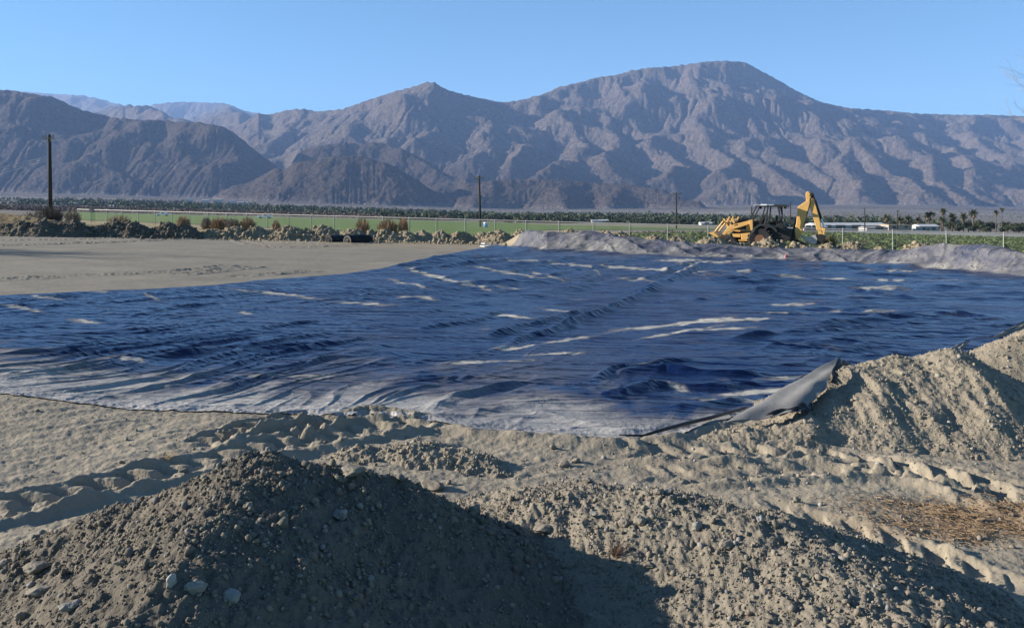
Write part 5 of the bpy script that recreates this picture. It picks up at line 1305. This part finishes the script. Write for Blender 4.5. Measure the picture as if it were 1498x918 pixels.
def region(n, px0, px1, d0, d1, Yr):
    """random ground points seen between two bearings and two depths"""
    px = RNG.uniform(px0, px1, n); Y = np.exp(RNG.uniform(math.log(Yr[0]), math.log(Yr[1]), n))
    return px, (px - CX) / F * Y, Y
def colr(n, base, v=0.25, w=0.06):
    return np.array(base) * RNG.uniform(1 - v, 1 + v, (n, 1)) * (1 + RNG.normal(0, w, (n, 3)))
def build_far_green():
    # orchards across the valley floor
    px, X, Y = region(8600, -90, 1600, 0, 0, (760, 2250))
    keep = (fbm(X / 160, Y / 300, 3, 801) > np.interp(px, [-90, 0, 250, 700, 1000, 1250, 1600], [.02, 0.05, -.25, -.5, -.35, -.1, .05])) & (Y > np.interp(px, [0, 250, 640, 760, 1000, 1150, 1600], [1150, 1050, 800, 640, 560, 600, 640]))
    keep &= Y < np.interp(px, [-90, 250, 640, 1000, 1150, 1600], [1900, 2250, 1900, 1500, 1000, 760])
    X, Y = X[keep], Y[keep]; n = len(X)
    r = RNG.uniform(2.0, 4.2, n) * (1 + 0.25 * (Y > 1300)); cen = np.stack([X, Y, gz(X, Y) + r * 0.9], 1)
    stuff_cards('orchard', 'wide band of dark green orchards and groves across the valley floor', cen, r, 16, r * 0.5, colr(n, (0.058, 0.072, 0.040)), flat=0.85)
    px, X, Y = region(5200, 560, 1160, 0, 0, (480, 900))
    keep = (fbm(X / 90, Y / 160, 3, 805) > 0.05) & (Y > np.interp(px, [560, 760, 1000, 1160], [640, 560, 470, 470])); X, Y = X[keep], Y[keep]; n = len(X)
    r = RNG.uniform(1.3, 3.2, n); cen = np.stack([X, Y, gz(X, Y) + r * 0.8], 1)
    stuff_cards('grove', 'dark tree line behind the pale field', cen, r, 20, r * 0.45, colr(n, (0.050, 0.062, 0.036)), flat=0.9)
    # grey brown leafless brush edging the green field
    px, X, Y = region(3800, -80, 660, 0, 0, (660, 1000))
    keep = Y > np.interp(px, [-80, 100, 300, 660], [520, 680, 690, 700]); X, Y = X[keep], Y[keep]; n = len(X)
    r = RNG.uniform(1.2, 2.6, n); cen = np.stack([X, Y, gz(X, Y) + r * 0.7], 1)
    stuff_cards('dry_brush', 'band of reddish brown leafless brush along the far edge of the green field', cen, r, 16, r * 0.4, colr(n, (0.13, 0.092, 0.073)), flat=0.8)
    # desert scrub dotted over the fans
    px, X, Y = region(9000, -90, 1620, 0, 0, (1500, 4200))
    n = len(X); r = RNG.uniform(0.9, 2.2, n); cen = np.stack([X, Y, gz(X, Y) + r * 0.5], 1)
    stuff_cards('desert_scrub', 'low desert scrub dotted over the gravel fans', cen, r, 5, r * 0.6, colr(n, (0.085, 0.085, 0.055)), flat=0.6)
    # leafy crop right of the machine
    Ys = []; P0 = Vector((29.1, 52.2)); d = Vector((-.834, .552)); nrm = Vector((.552, .834))
    rows = np.arange(2.0, 125, 1.0); pts = []
    for rw in rows:
        s = np.arange(-45, 48, 0.42 if rw < 40 else 0.8); s = s + RNG.uniform(-.12, .12, len(s))
        x = P0.x + d.x * s + nrm.x * rw; y = P0.y + d.y * s + nrm.y * rw + RNG.normal(0, .08, len(s))
        pts.append(np.stack([x, y], 1))
    pts = np.concatenate(pts); px = CX + pts[:, 0] / pts[:, 1] * F
    k = (px > 925 + 25 * gnoise(pts[:, 1] * .1, pts[:, 0] * 0.1, 9)) & (px < 1640) & (pts[:, 1] > 50) & (pts[:, 1] < np.interp(px, [925, 1040, 1200, 1640], [100, 120, 190, 185])) & (fbm(pts[:, 0] * .25, pts[:, 1] * .25, 3, 811) > -0.32)
    X, Y = pts[k].T; n = len(X); r = RNG.uniform(.22, .42, n)
    cen = np.stack([X, Y, z0(X, Y) + r * .55], 1)
    stuff_cards('leafy_crop', 'rows of leafy dark green vegetables beyond the fence at the right', cen, r, 9, r * 0.55, colr(n, (0.068, 0.10, 0.030), .35), flat=0.7, up=.9)
build_far_green()

# ------------------------------------------------------------------ shrubs along the fence
def build_shrubs():
    k = NT('dry_twigs'); k.done(k.attr('tint'), 0.9, spec=0.1); mat = k.m
    stem = plain('shrub_stem', (0.16, 0.11, 0.08), 0.9, 0.2, 10)
    def shrub(px, ybot, hpx, wpx, Y, base, label, n=600):
        x = (px - CX) / F * Y; zb = float(z0(x, Y)); top = EYE - (ybot - hpx - HY) / F * Y
        h = max(top - zb, .5); wd = wpx / F * Y
        e = empty('dry_shrub', (x, Y, zb), 0, label, 'shrub', 'dry shrubs along the fence')
        rr = np.random.default_rng(int(px * 3 + Y))
        a = rr.uniform(0, 6.283, n); q = np.sqrt(rr.uniform(0, 1, n)); hh = rr.uniform(.25, 1.0, n) * (1 - .35 * q ** 2)
        b0 = np.stack([np.cos(a) * q * wd * .30, np.sin(a) * q * wd * .25, hh * h * rr.uniform(.15, .7, n)], 1)
        tip = np.stack([np.cos(a) * q * wd * .52 + rr.normal(0, .08, n), np.sin(a) * q * wd * .45 + rr.normal(0, .08, n), hh * h], 1)
        wv = rr.uniform(.012, .032, n)[:, None]; sd = rr.normal(size=(n, 3)); sd[:, 1] *= .3; sd /= np.linalg.norm(sd, axis=1)[:, None]
        mid = (b0 + tip) / 2 + rr.normal(0, .06, (n, 3))
        co = np.stack([b0 - sd * wv, b0 + sd * wv, mid + sd * wv, mid - sd * wv, tip], 1).reshape(-1, 3)
        ix = (np.arange(n) * 5)[:, None]
        c = np.repeat(np.array(base) * rr.uniform(.6, 1.4, (n, 1)), 5, 0)
        link('twigs', mesh_np('twigs', co, ix + [0, 1, 2, 3], mat, False, {'tint': c}, ix + [3, 2, 4]), e)
        b = MB()
        for i in range(6):
            t = 6.283 * i / 6; b.tube([(0, 0, -.1), (math.cos(t) * wd * .15, math.sin(t) * wd * .12, h * .3), (math.cos(t) * wd * .3, math.sin(t) * wd * .25, h * .62)], [.035, .025, .012], 5)
        b.build('stems', stem, e)
    br = (0.30, 0.215, 0.135); gy = (0.24, 0.195, 0.155); dk = (0.11, 0.09, 0.072)
    shrub(72, 318, 20, 44, 92, dk, 'dark leafless bush round the foot of the tall utility pole', 1400)
    shrub(106, 320, 18, 26, 90, gy, 'grey brown bush at the left end of the fence')
    shrub(50, 314, 8, 40, 88, gy, 'low grey bush on top of the tan bank left of the tall pole')
    shrub(174, 323, 13, 34, 88, (0.40, 0.31, 0.20), 'pale feathery shrub behind the dark heaps at the fence')
    shrub(268, 325, 13, 22, 84, br, 'brown shrub beside a post at the edge of the straw')
    shrub(302, 329, 15, 16, 82, gy, 'grey brown shrub, left end of the long row of brush')
    shrub(322, 330, 16, 30, 81, br, 'large brown shrub in the middle of the long row of brush', 1400)
    shrub(340, 330, 15, 24, 80, gy, 'grey shrub between the large brown one and the right end of the long row')
    shrub(362, 331, 16, 26, 80, br, 'brown shrub at the right end of the long row of brush', 1100)
    shrub(404, 331, 12, 12, 78, br, 'small lone upright shrub right of the long row of brush', 500)
    shrub(530, 334, 20, 22, 74, br, 'tall brown shrub above the black roll')
    shrub(567, 336, 20, 32, 73, br, 'wide brown shrub, largest of the pair right of the black roll', 1500)
    shrub(590, 335, 22, 16, 73, (0.36, 0.22, 0.13), 'reddish brown upright shrub touching the wide one on its right')
    shrub(881, 341, 8, 12, 66, br, 'small faint shrub at the fence over the dusty bank', 400)
    shrub(1214, 352, 13, 20, 55.5, (0.15, 0.13, 0.06), 'olive shrub at the fence right behind the digging bucket')
    # dry weed on the windrow
    p = hit(900, 816)
    e = empty('dry_weed', p, 0, 'small dead brown weed with wiry stems on the shadow edge of the windrow', 'weed')
    b = MB(); rr = random.Random(5)
    for i in range(46):
        a = rr.uniform(0, 6.28); l = rr.uniform(.03, .11); up = rr.uniform(.02, .09)
        m = Vector((math.cos(a) * l * .5 + rr.uniform(-.012, .012), math.sin(a) * l * .4, up * .8)); t = Vector((math.cos(a) * l, math.sin(a) * l * .7, up + rr.uniform(-.03, .02)))
        b.tube([(0, 0, -.01), m, t], [.0016, .0012, .0006], 4)
    b.build('weed_stems', plain('dead_weed', (0.20, 0.12, 0.075), 0.9, 0.3, 30), e)
    for (px, py, lab) in [(246, 672, 'pale tuft of dry grass beside the wheel rut on the left sand')]:
        p = hit(px, py); e = empty('grass_tuft', p, 0, lab, 'grass tuft'); b = MB()
        for i in range(60):
            a = rr.uniform(0, 6.28); l = rr.uniform(.02, .09); b.tube([(rr.uniform(-.05, .05), rr.uniform(-.05, .05), 0), (math.cos(a) * l, math.sin(a) * l, rr.uniform(.02, .07))], [.0015, .0005], 3)
        b.build('blades', plain('dry_blades', (0.40, 0.30, 0.18), 0.9, 0.2, 30), e)
build_shrubs()

# ------------------------------------------------------------------ palms
def build_palms():
    trunkm = plain('palm_trunk', (0.10, 0.075, 0.055), 0.95, 0.3, 3); k = NT('palm_frond'); k.done(k.attr('tint'), 0.6, spec=0.3); fm = k.m
    sk = NT('dead_palm_skirt'); sk.done(sk.attr('tint'), 0.9); skm = sk.m
    def palm(px, ytop, ybot, Y, crown_px, label, skirt=0.5, slender=False, seed=1):
        rr = np.random.default_rng(seed)
        x = (px - CX) / F * Y; g = float(gz(x, Y)); top = EYE - (ytop - HY) / F * Y
        R = crown_px / F * Y * 0.62; H = top - g - R * 0.75
        e = empty('palm_tree', (x, Y, g), 0, label, 'palm tree', 'palm trees by the farm buildings')
        b = MB(); lean = rr.uniform(-.25, .25)
        b.tube([(0, 0, -.5), (lean * .3, 0, H * .35), (lean * .7, 0, H * .7), (lean, 0, H)], [.42 if not slender else .28, .30 if not slender else .2, .26 if not slender else .17, .28 if not slender else .17], 10); b.build('trunk', trunkm, e, True)
        def fronds(n, e0, e1, droop, base, wid, lo):
            co, q, c = [], [], []
            for i in range(n):
                a = rr.uniform(0, 6.283); el = rr.uniform(e0, e1); Lf = R * rr.uniform(.75, 1.05); pr = None
                pos = np.array([lean, 0, H + lo]); seg = 6; col = np.array(base) * rr.uniform(.6, 1.45)
                sdv = np.array([-math.sin(a), math.cos(a), 0])
                for j in range(seg + 1):
                    t = j / seg; ee = el - droop * t * t
                    wv = wid * R * math.sin(math.pi * min(.08 + t * .9, 1)) * rr.uniform(.7, 1.2)
                    rag = rr.uniform(-.12, .05) * R * .5
                    i0 = len(co)
                    co += [pos + sdv * wv + np.array([0, 0, rag - wv * .5]), pos, pos - sdv * wv + np.array([0, 0, rag - wv * .5])]; c += [col] * 3
                    if pr is not None:
                        q += [(pr, i0, i0 + 1, pr + 1), (pr + 1, i0 + 1, i0 + 2, pr + 2)]
                    pr = i0
                    pos = pos + np.array([math.cos(a) * math.cos(ee), math.sin(a) * math.cos(ee), math.sin(ee)]) * Lf / seg
            return np.array(co), np.array(q), np.array(c)
        co, q, c = fronds(46, -.35, 1.35, 1.1, (0.060, 0.068, 0.032), .14, 0)
        link('crown', mesh_np('crown', co, q, fm, False, {'tint': c}), e)
        if skirt:
            co, q, c = fronds(int(44 * skirt) + 10, -1.4, -.7, .35, (0.135, 0.098, 0.06), .10, -.05 * R)
            for m in range(2):
                pass
            link('dead_skirt', mesh_np('dead_skirt', co, q, skm, False, {'tint': c}), e)
    B = [(1298, 312, 336, 400, 13, 'palm between the white shed and the beige building, first from the left', .4), (1316, 315, 336, 405, 12, 'palm beside the crossarm pole at the beige building', .4), (1329, 315, 337, 400, 13, 'palm at the right end of the beige building', .4),
         (1344, 317, 337, 410, 11, 'palm behind the short pole', .4), (1359, 308, 338, 395, 15, 'tall bushy palm in front of the small white house', .5), (1364, 309, 336, 430, 9, 'thin palm tucked behind the tall bushy palm', .3),
         (1379, 304, 336, 420, 11, 'tall shaggy palm just right of the small white house', .9), (1377, 316, 338, 390, 10, 'short palm against the shaggy one', .6), (1393, 311, 338, 395, 14, 'palm with tilted crown left of the pair of round palms', .5), (1409, 310, 339, 390, 13, 'left one of the pair of round crowned palms over the dark grove', .4),
         (1424, 305, 339, 385, 15, 'right and taller one of the pair of round crowned palms', .4), (1457, 307, 340, 370, 8, 'thick shaggy palm at the right wearing a skirt of dead fronds', 1.2), (1465, 303, 340, 390, 7.5, 'tallest slender palm at the right with a small round crown', .4)]
    for i, (px, yt, yb, Y, cp, lab, sk_) in enumerate(B):
        palm(px, yt, yb, Y, cp, lab, sk_, slender=cp < 9.5, seed=900 + i)
build_palms()

# ------------------------------------------------------------------ trees round the farm buildings
def build_trees():
    bark = plain('tree_bark', (0.09, 0.07, 0.055), 0.9, 0.3, 4)
    protos = []
    for i in range(4):
        rr = np.random.default_rng(60 + i)
        nl = 9 + i; d = rr.normal(size=(nl, 3)); d /= np.linalg.norm(d, axis=1)[:, None]
        cen = d * rr.uniform(.35, .62, (nl, 1)) * np.array([1, 1, .6]) + np.array([0, 0, .95])
        rad = rr.uniform(.28, .5, nl)
        col = np.array([0.044, 0.058, 0.030]) * rr.uniform(.6, 1.35, (nl, 1)) * np.array([[1 + .15 * (i % 2), 1, 1]])
        co, q, c = leaf_cards(cen, rad, 190, .10, col, rng=rr)
        crown = mesh_np('crown', co, q, LEAF, False, {'tint': c})
        b = MB(); b.tube([(0, 0, -.15), (0.02, 0, .4), (.0, .02, .8)], [.09, .07, .04], 8)
        for j in range(5):
            t = 6.28 * j / 5 + i; b.tube([(0.01, 0, .4 + .05 * j), (math.cos(t) * .3, math.sin(t) * .3, .8 + .04 * j)], [.045, .015], 6)
        protos.append((crown, b.mesh('trunk', bark, True)))
    def tree(px, ytop, Y, wpx, label, group, i):
        x = (px - CX) / F * Y; g = float(gz(x, Y)); h = EYE - (ytop - HY) / F * Y - g
        s = wpx / F * Y * .5 / .95; sz = h / 1.55
        e = empty('shade_tree', (x, Y, g), i * 1.3, label, 'tree', group)
        e.scale = (s, s, sz); link('crown', protos[i % 4][0], e); link('trunk', protos[i % 4][1], e)
    T = [(1391, 324, 430, 22), (1404, 326, 420, 20), (1417, 323, 430, 22), (1432, 322, 440, 22), (1438, 326, 410, 18), (1449, 323, 440, 20), (1474, 323, 420, 22), (1486, 326, 410, 20), (1496, 325, 430, 20), (1510, 322, 440, 24), (1530, 324, 420, 24), (1403, 330, 385, 16), (1424, 329, 385, 18), (1444, 331, 380, 18), (1468, 330, 380, 16), (1490, 330, 385, 20), (1372, 327, 440, 14)]
    for i, (px, yt, Y, wp) in enumerate(T):
        tree(px, yt, Y, wp, 'dark round shade tree in the dense grove under the palms at the right', 'trees of the grove under the palms', i)
    U = [(1262, 322, 520, 14), (1275, 320, 540, 16), (1252, 322, 560, 16), (1290, 321, 520, 14), (1305, 322, 530, 14), (1322, 322, 520, 14), (1338, 323, 500, 16), (1350, 324, 480, 14), (1240, 321, 560, 14), (1226, 322, 560, 16), (1212, 322, 560, 14)]
    for i, (px, yt, Y, wp) in enumerate(U):
        tree(px, yt, Y, wp, 'dark tree in the row behind the white and beige buildings', 'trees behind the farm buildings', i + 1)
    V = [(1012, 318, 620, 15), (1026, 319, 600, 13), (1044, 318, 620, 14), (998, 319, 600, 12), (975, 321, 600, 14), (940, 322, 580, 14), (905, 321, 600, 16), (890, 322, 580, 14), (1090, 318, 620, 14), (1150, 319, 600, 14), (1135, 320, 600, 12)]
    for i, (px, yt, Y, wp) in enumerate(V):
        tree(px, yt, Y, wp, 'dark tree standing out of the tree line behind the pale field', 'trees of the tree line behind the pale field', i + 2)
    # a yellow-green tree among the orchards
    for j, (px, w_, lab) in enumerate([(668, 9, 'yellow green tree among the dark orchards left of the middle pole'), (678, 7, 'smaller yellow green tree touching the other one')]):
        rr = np.random.default_rng(70 + j); Y = 900.0; x = (px - CX) / F * Y; g = float(gz(x, Y))
        e = empty('yellow_tree', (x, Y, g), 0, lab, 'tree')
        R = w_ / F * Y * .5
        co, q, c = leaf_cards(np.array([[0, 0, R * 1.2], [R * .5, 0, R], [-R * .5, 0, R]]), np.array([R * .8, R * .6, R * .6]), 120, R * .2, np.tile([0.22, 0.22, 0.05], (3, 1)), rng=rr)
        link('crown', mesh_np('crown', co, q, LEAF, False, {'tint': c}), e); b = MB(); b.tube([(0, 0, -.3), (0, 0, R)], [.25, .15], 8); b.build('trunk', bark, e)
build_trees()

# ------------------------------------------------------------------ bare trees at either side
def bare_tree(loc, limbs, label, seed, depth=4, mat=None, rad=0.12):
    rr = random.Random(seed)
    e = empty('bare_tree', loc, 0, label, 'tree')
    tr = MB(); tw = MB()
    def grow(p, d, L, r, lev):
        pts = [p]; q = p.copy(); dd = d.copy(); n = 4
        for i in range(n):
            dd = (dd + Vector((rr.uniform(-.2, .2), rr.uniform(-.2, .2), rr.uniform(-.08, .16)))).normalized()
            q = q + dd * (L / n); pts.append(q.copy())
        (tr if lev == 0 else tw).tube(pts, [r * (1 - .55 * i / n) for i in range(n + 1)], 6 if lev < 2 else 4, False)
        if lev >= depth: return
        for i in range(rr.randint(3, 5) if lev else 5):
            k = rr.randint(1, n); a = rr.uniform(.35, .85)
            ax = Vector((rr.gauss(0, 1), rr.gauss(0, 1), rr.gauss(0, 1))).cross(dd).normalized()
            grow(pts[k].copy(), (Matrix.Rotation(a, 3, ax) @ dd).normalized(), L * rr.uniform(.45, .68), r * .5, lev + 1)
        grow(pts[-1].copy(), dd, L * .6, r * .45, lev + 1)
    for (p, d, L, r) in limbs:
        grow(Vector(p), Vector(d).normalized(), L, r, 0)
    m = mat or plain('pale_bark', (0.34, 0.30, 0.27), 0.8, 0.3, 8)
    tr.build('trunk', m, e); tw.build('branches', m, e)
    return e
def build_bare():
    Y = 25.0; x = (1652 - CX) / F * Y; g = float(z0(x, Y))
    def rel(px, py, dy=0.0):
        p = P(px, py, Y + dy); return (p.x - x, p.y - Y, p.z - g)
    def limb(a, b, r):
        A, B = Vector(rel(*a)), Vector(rel(*b)); return (A, B - A, (B - A).length, r)
    bare_tree((x, Y, g), [((0, 0, -.3), (0, 0, 1), 3.2, .13), limb((1650, 270), (1558, 192), .035), limb((1650, 250), (1580, 135), .04), limb((1648, 300), (1566, 226), .03), limb((1640, 200), (1615, 90), .04), limb((1640, 215), (1690, 110), .05)],
              'bare pale twigged tree reaching in from the right picture edge', 21, 4, None)
    sx, sy = -19.6 - 13.5, 35 + 3.8
    bare_tree((sx, sy, float(z0(sx, sy))), [((0, 0, -.3), (0, 0, 1), 3.0, .16), ((0, 0, 2.2), (.7, .2, .8), 2.4, .08), ((0, 0, 2.0), (-.7, -.2, .8), 2.2, .08), ((0, 0, 1.6), (.2, -.8, .7), 2.2, .07), ((0, 0, 2.5), (.1, .8, .8), 2.2, .07)],
              'bare tree outside the left edge whose shadow falls on the pad', 33, 4, plain('grey_bark', (0.2, 0.17, 0.15), 0.9, 0.3, 8))
build_bare()

# ------------------------------------------------------------------ buildings
def build_buildings():
    wh = plain('white_wall', (0.38, 0.37, 0.355), 0.7, 0.08, 0.4); be = plain('beige_wall', (0.36, 0.29, 0.22), 0.8, 0.1, 0.4); rw = plain('white_metal_roof', (0.44, 0.44, 0.43), 0.5, 0.06, 0.4); rg = plain('grey_roof', (0.22, 0.21, 0.20), 0.7, 0.15, 0.5)
    dkw = plain('dark_opening', (0.10, 0.10, 0.10), 0.3, 0.2, 1); gl = plain('window_glass', (0.05, 0.06, 0.07), 0.15, 0.1, 1); br = plain('brown_roof', (0.2, 0.13, 0.10), 0.8, 0.2, 0.5)
    def bld(px0, px1, ytop, Y, deep, wall, roof, label, cat, gable=0.6, doors=(), wins=(), name='farm_shed', over=0.4, rz=0.0, group=None):
        x0, x1 = (px0 - CX) / F * Y, (px1 - CX) / F * Y; cx = (x0 + x1) / 2; L = x1 - x0
        g = float(gz(cx, Y)); top = EYE - (ytop - HY) / F * Y - g; wallh = top - gable
        e = empty(name, (cx, Y + deep / 2, g), rz, label, cat, group)
        hd = deep / 2
        b = MB(); b.box((0, 0, wallh / 2 - .4), (L, deep, wallh + .8)); b.build('wall', wall, e)
        b = MB()
        v = [b.bm.verts.new(p) for p in [(-L / 2 - over, -hd - over, wallh), (L / 2 + over, -hd - over, wallh), (L / 2 + over, 0, top), (-L / 2 - over, 0, top), (-L / 2 - over, hd + over, wallh), (L / 2 + over, hd + over, wallh)]]
        for f in [(0, 1, 2, 3), (3, 2, 5, 4), (0, 3, 4), (1, 5, 2), (0, 4, 5, 1)]: b.bm.faces.new([v[i] for i in f])
        r = bmesh.ops.translate(b.bm, verts=v, vec=(0, 0, .02)); b.build('roof', roof, e)
        for (a, w_, h_) in doors:
            b = MB(); b.box((a * L / 2, -hd - .02, h_ / 2), (w_, .06, h_)); b.build('door', dkw, e)
        for (a, w_, zc, h_) in wins:
            b = MB(); b.box((a * L / 2, -hd - .03, zc), (w_ + .2, .06, h_ + .2)); f = b.build('window', wall, e)
            b = MB(); b.box((a * L / 2, -hd - .07, zc), (w_, .05, h_)); b.build('pane', gl, f)
        return e
    bld(1196, 1300, 326, 360, 16, wh, rw, 'long low white roofed packing shed behind the crop field', 'shed', 1.0, [(-.75, 4, 2.6), (-.35, 4, 2.6), (.1, 4, 2.6), (.85, 2, 2.3)], name='packing_shed')
    bld(1268, 1299, 331, 335, 8, wh, rg, 'small grey roofed shed before the right end of the packing shed', 'shed', .6, [(.2, 3.0, 2.1)], name='small_shed')
    bld(1300, 1334, 328.5, 352, 12, be, be, 'flat topped beige building between shed and palms', 'building', .05, [], [(-.5, 1.4, 2.0, 1.0), (.5, 1.2, 2.2, .8)], name='beige_building', over=.1)
    bld(1340, 1347, 331, 360, 8, wh, wh, 'narrow white block left of the small white house', 'building', .1, [], [], name='white_block', over=.05)
    bld(1347, 1374, 328, 372, 9, wh, rw, 'small white house among the palms', 'house', .9, [(-.2, 1.0, 2.0)], [(.4, 1.6, 1.7, 1.1), (-.65, 1.4, 1.7, 1.1)], name='house')
    bld(1176, 1210, 330, 345, 8, wh, rw, 'white shed right behind the digging arm', 'shed', .5, [(0, 2.5, 2.2), (-.6, 2, 2.0)], name='small_shed')
    bld(1003, 1022, 322.5, 640, 10, wh, rg, 'grey white farmhouse in the tree line left of the machine', 'house', 1.0, [], [(.3, 2, 1.6, 1.2)], name='house')
    bld(1026, 1042, 324.5, 560, 8, wh, rw, 'white roofed barn left of the machine close to the tree line', 'barn', 1.0, [(0, 3, 2.2)], name='barn')
    bld(866, 890, 321, 600, 8, wh, rw, 'long white greenhouse in the tree line over the dusty bank', 'greenhouse', .8, [(.5, 2, 2)], name='greenhouse')
    bld(836, 858, 320.5, 660, 8, wh, rw, 'smaller white greenhouse left of the long one', 'greenhouse', .8, [], name='greenhouse')
    T = [(12, 297, 1300, 9), (26, 299, 1250, 12), (40, 297, 1350, 10), (52, 299, 1250, 8), (64, 300, 1200, 9), (83, 296, 1350, 8), (91, 297, 1300, 8), (104, 296, 1350, 9), (118, 297, 1350, 10), (135, 297, 1350, 7), (150, 298, 1320, 6), (163, 300, 1200, 6), (8, 300, 1200, 10), (33, 302, 1150, 10), (57, 302, 1150, 6), (275, 290, 2350, 12), (300, 292, 2300, 10), (318, 291, 2350, 12), (338, 293, 2300, 10), (355, 295, 2250, 14)]
    for i, (px, yt, Y, wp) in enumerate(T):
        e = bld(px - wp / 2, px + wp / 2, yt, Y, 9, wh, rw if i % 3 else rg, 'tiny white house of the distant town left of and behind the tall pole' if px < 200 else 'tiny pale house on the far gravel fan below the left mountain', 'house', 1.2, [(.3, 1.2, 2.1)], name='house', group='houses of the distant town' if px < 200 else 'houses on the far fan')
    # low windbreak before the buildings
    wb = plain('grey_windbreak_cloth', (0.34, 0.34, 0.335), 0.8, 0.25, 0.15); po = plain('windbreak_post', (0.3, 0.28, 0.25), 0.8)
    Y = 196.0; e = empty('windbreak_fence', ((1360 - CX) / F * Y, Y, float(z0((1360 - CX) / F * Y, Y))), 0, 'low grey cloth windbreak running along the far edge of the leafy crop', 'fence')
    pxs = np.arange(1200, 1640, 14.0); co, q = [], []
    rr = random.Random(4); L0 = Vector(e.location)
    for i, px in enumerate(pxs):
        yy = Y - (px - 1200) * 0.04; x = (px - CX) / F * yy; g = float(gz(x, yy)); h = 0.75 + rr.uniform(-.1, .1) + (0.15 if px > 1330 else 0)
        for t in (0, .5, 1): co.append((x - L0.x, yy - L0.y + .08 * math.sin(i * 2 + t * 2), g + h * t - L0.z))
        if i:
            b0 = 3 * i
            q += [(b0 - 3, b0, b0 + 1, b0 - 2), (b0 - 2, b0 + 1, b0 + 2, b0 - 1)]
        if i % 2 == 0:
            b = MB(); b.tube([(x - L0.x, yy - L0.y + .15, g - .3 - L0.z), (x - L0.x, yy - L0.y + .15, g + h + .2 - L0.z)], .05, 6); b.build('post', po, e)
    link('cloth', mesh_np('cloth', co, np.array(q), wb), e)
build_buildings()

# ------------------------------------------------------------------ small things in the fields
def build_small():
    blu = plain('blue_plastic', (0.10, 0.24, 0.50), 0.5, 0.1, 2); whp = plain('white_plastic', (0.8, 0.8, 0.82), 0.5, 0.05, 2); dk = plain('dark_tyre', (0.03, 0.03, 0.03), 0.8, 0.2, 3); gr = plain('grey_steel', (0.3, 0.3, 0.3), 0.6, 0.2, 3)
    Y = 150.0; x = (710.5 - CX) / F * Y; e = empty('water_drum', (x, Y, float(gz(x, Y))), .3, 'tiny blue drum with white lid alone in the green field by the middle pole', 'drum')
    b = MB(); b.tube([(0, 0, 0), (0, 0, .3), (0, 0, .33), (0, 0, .36), (0, 0, .7)], [.34, .35, .38, .35, .33], 18); b.build('barrel', blu, e, True)
    b = MB(); b.tube([(0, 0, .70), (0, 0, .86), (0, 0, .92)], [.36, .36, .25], 18); b.build('lid', whp, e)
    def truck(px, Y, label, L=5.2):
        x = (px - CX) / F * Y; e = empty('pickup_truck', (x, Y, float(gz(x, Y))), .1, label, 'truck')
        b = MB(); b.plate([(-L / 2, .5), (L / 2, .5), (L / 2, 1.0), (L * .28, 1.1), (L * .12, 1.75), (-L * .12, 1.78), (-L * .16, 1.1), (-L / 2, 1.1)], -.9, .9, .06); b.build('body', whp, e)
        b = MB(); b.plate([(L * .24, 1.14), (L * .11, 1.66), (-L * .10, 1.66), (-L * .13, 1.14)], -.93, .93); b.build('window', dk, e)
        for wx in (-L * .32, L * .32):
            for y in (-.8, .8):
                w_ = MB(); w_.lathe([(.2, -.12), (.38, -.12), (.38, .12), (.2, .12)], (wx, y, .38), 16); w_.build('wheel', dk, e)
    truck(388, 330.0, 'white pickup truck parked in the green field behind the brown shrubs')
    truck(238, 380.0, 'tiny white pickup at the far edge of the green field above the sharp dark heap')
build_small()
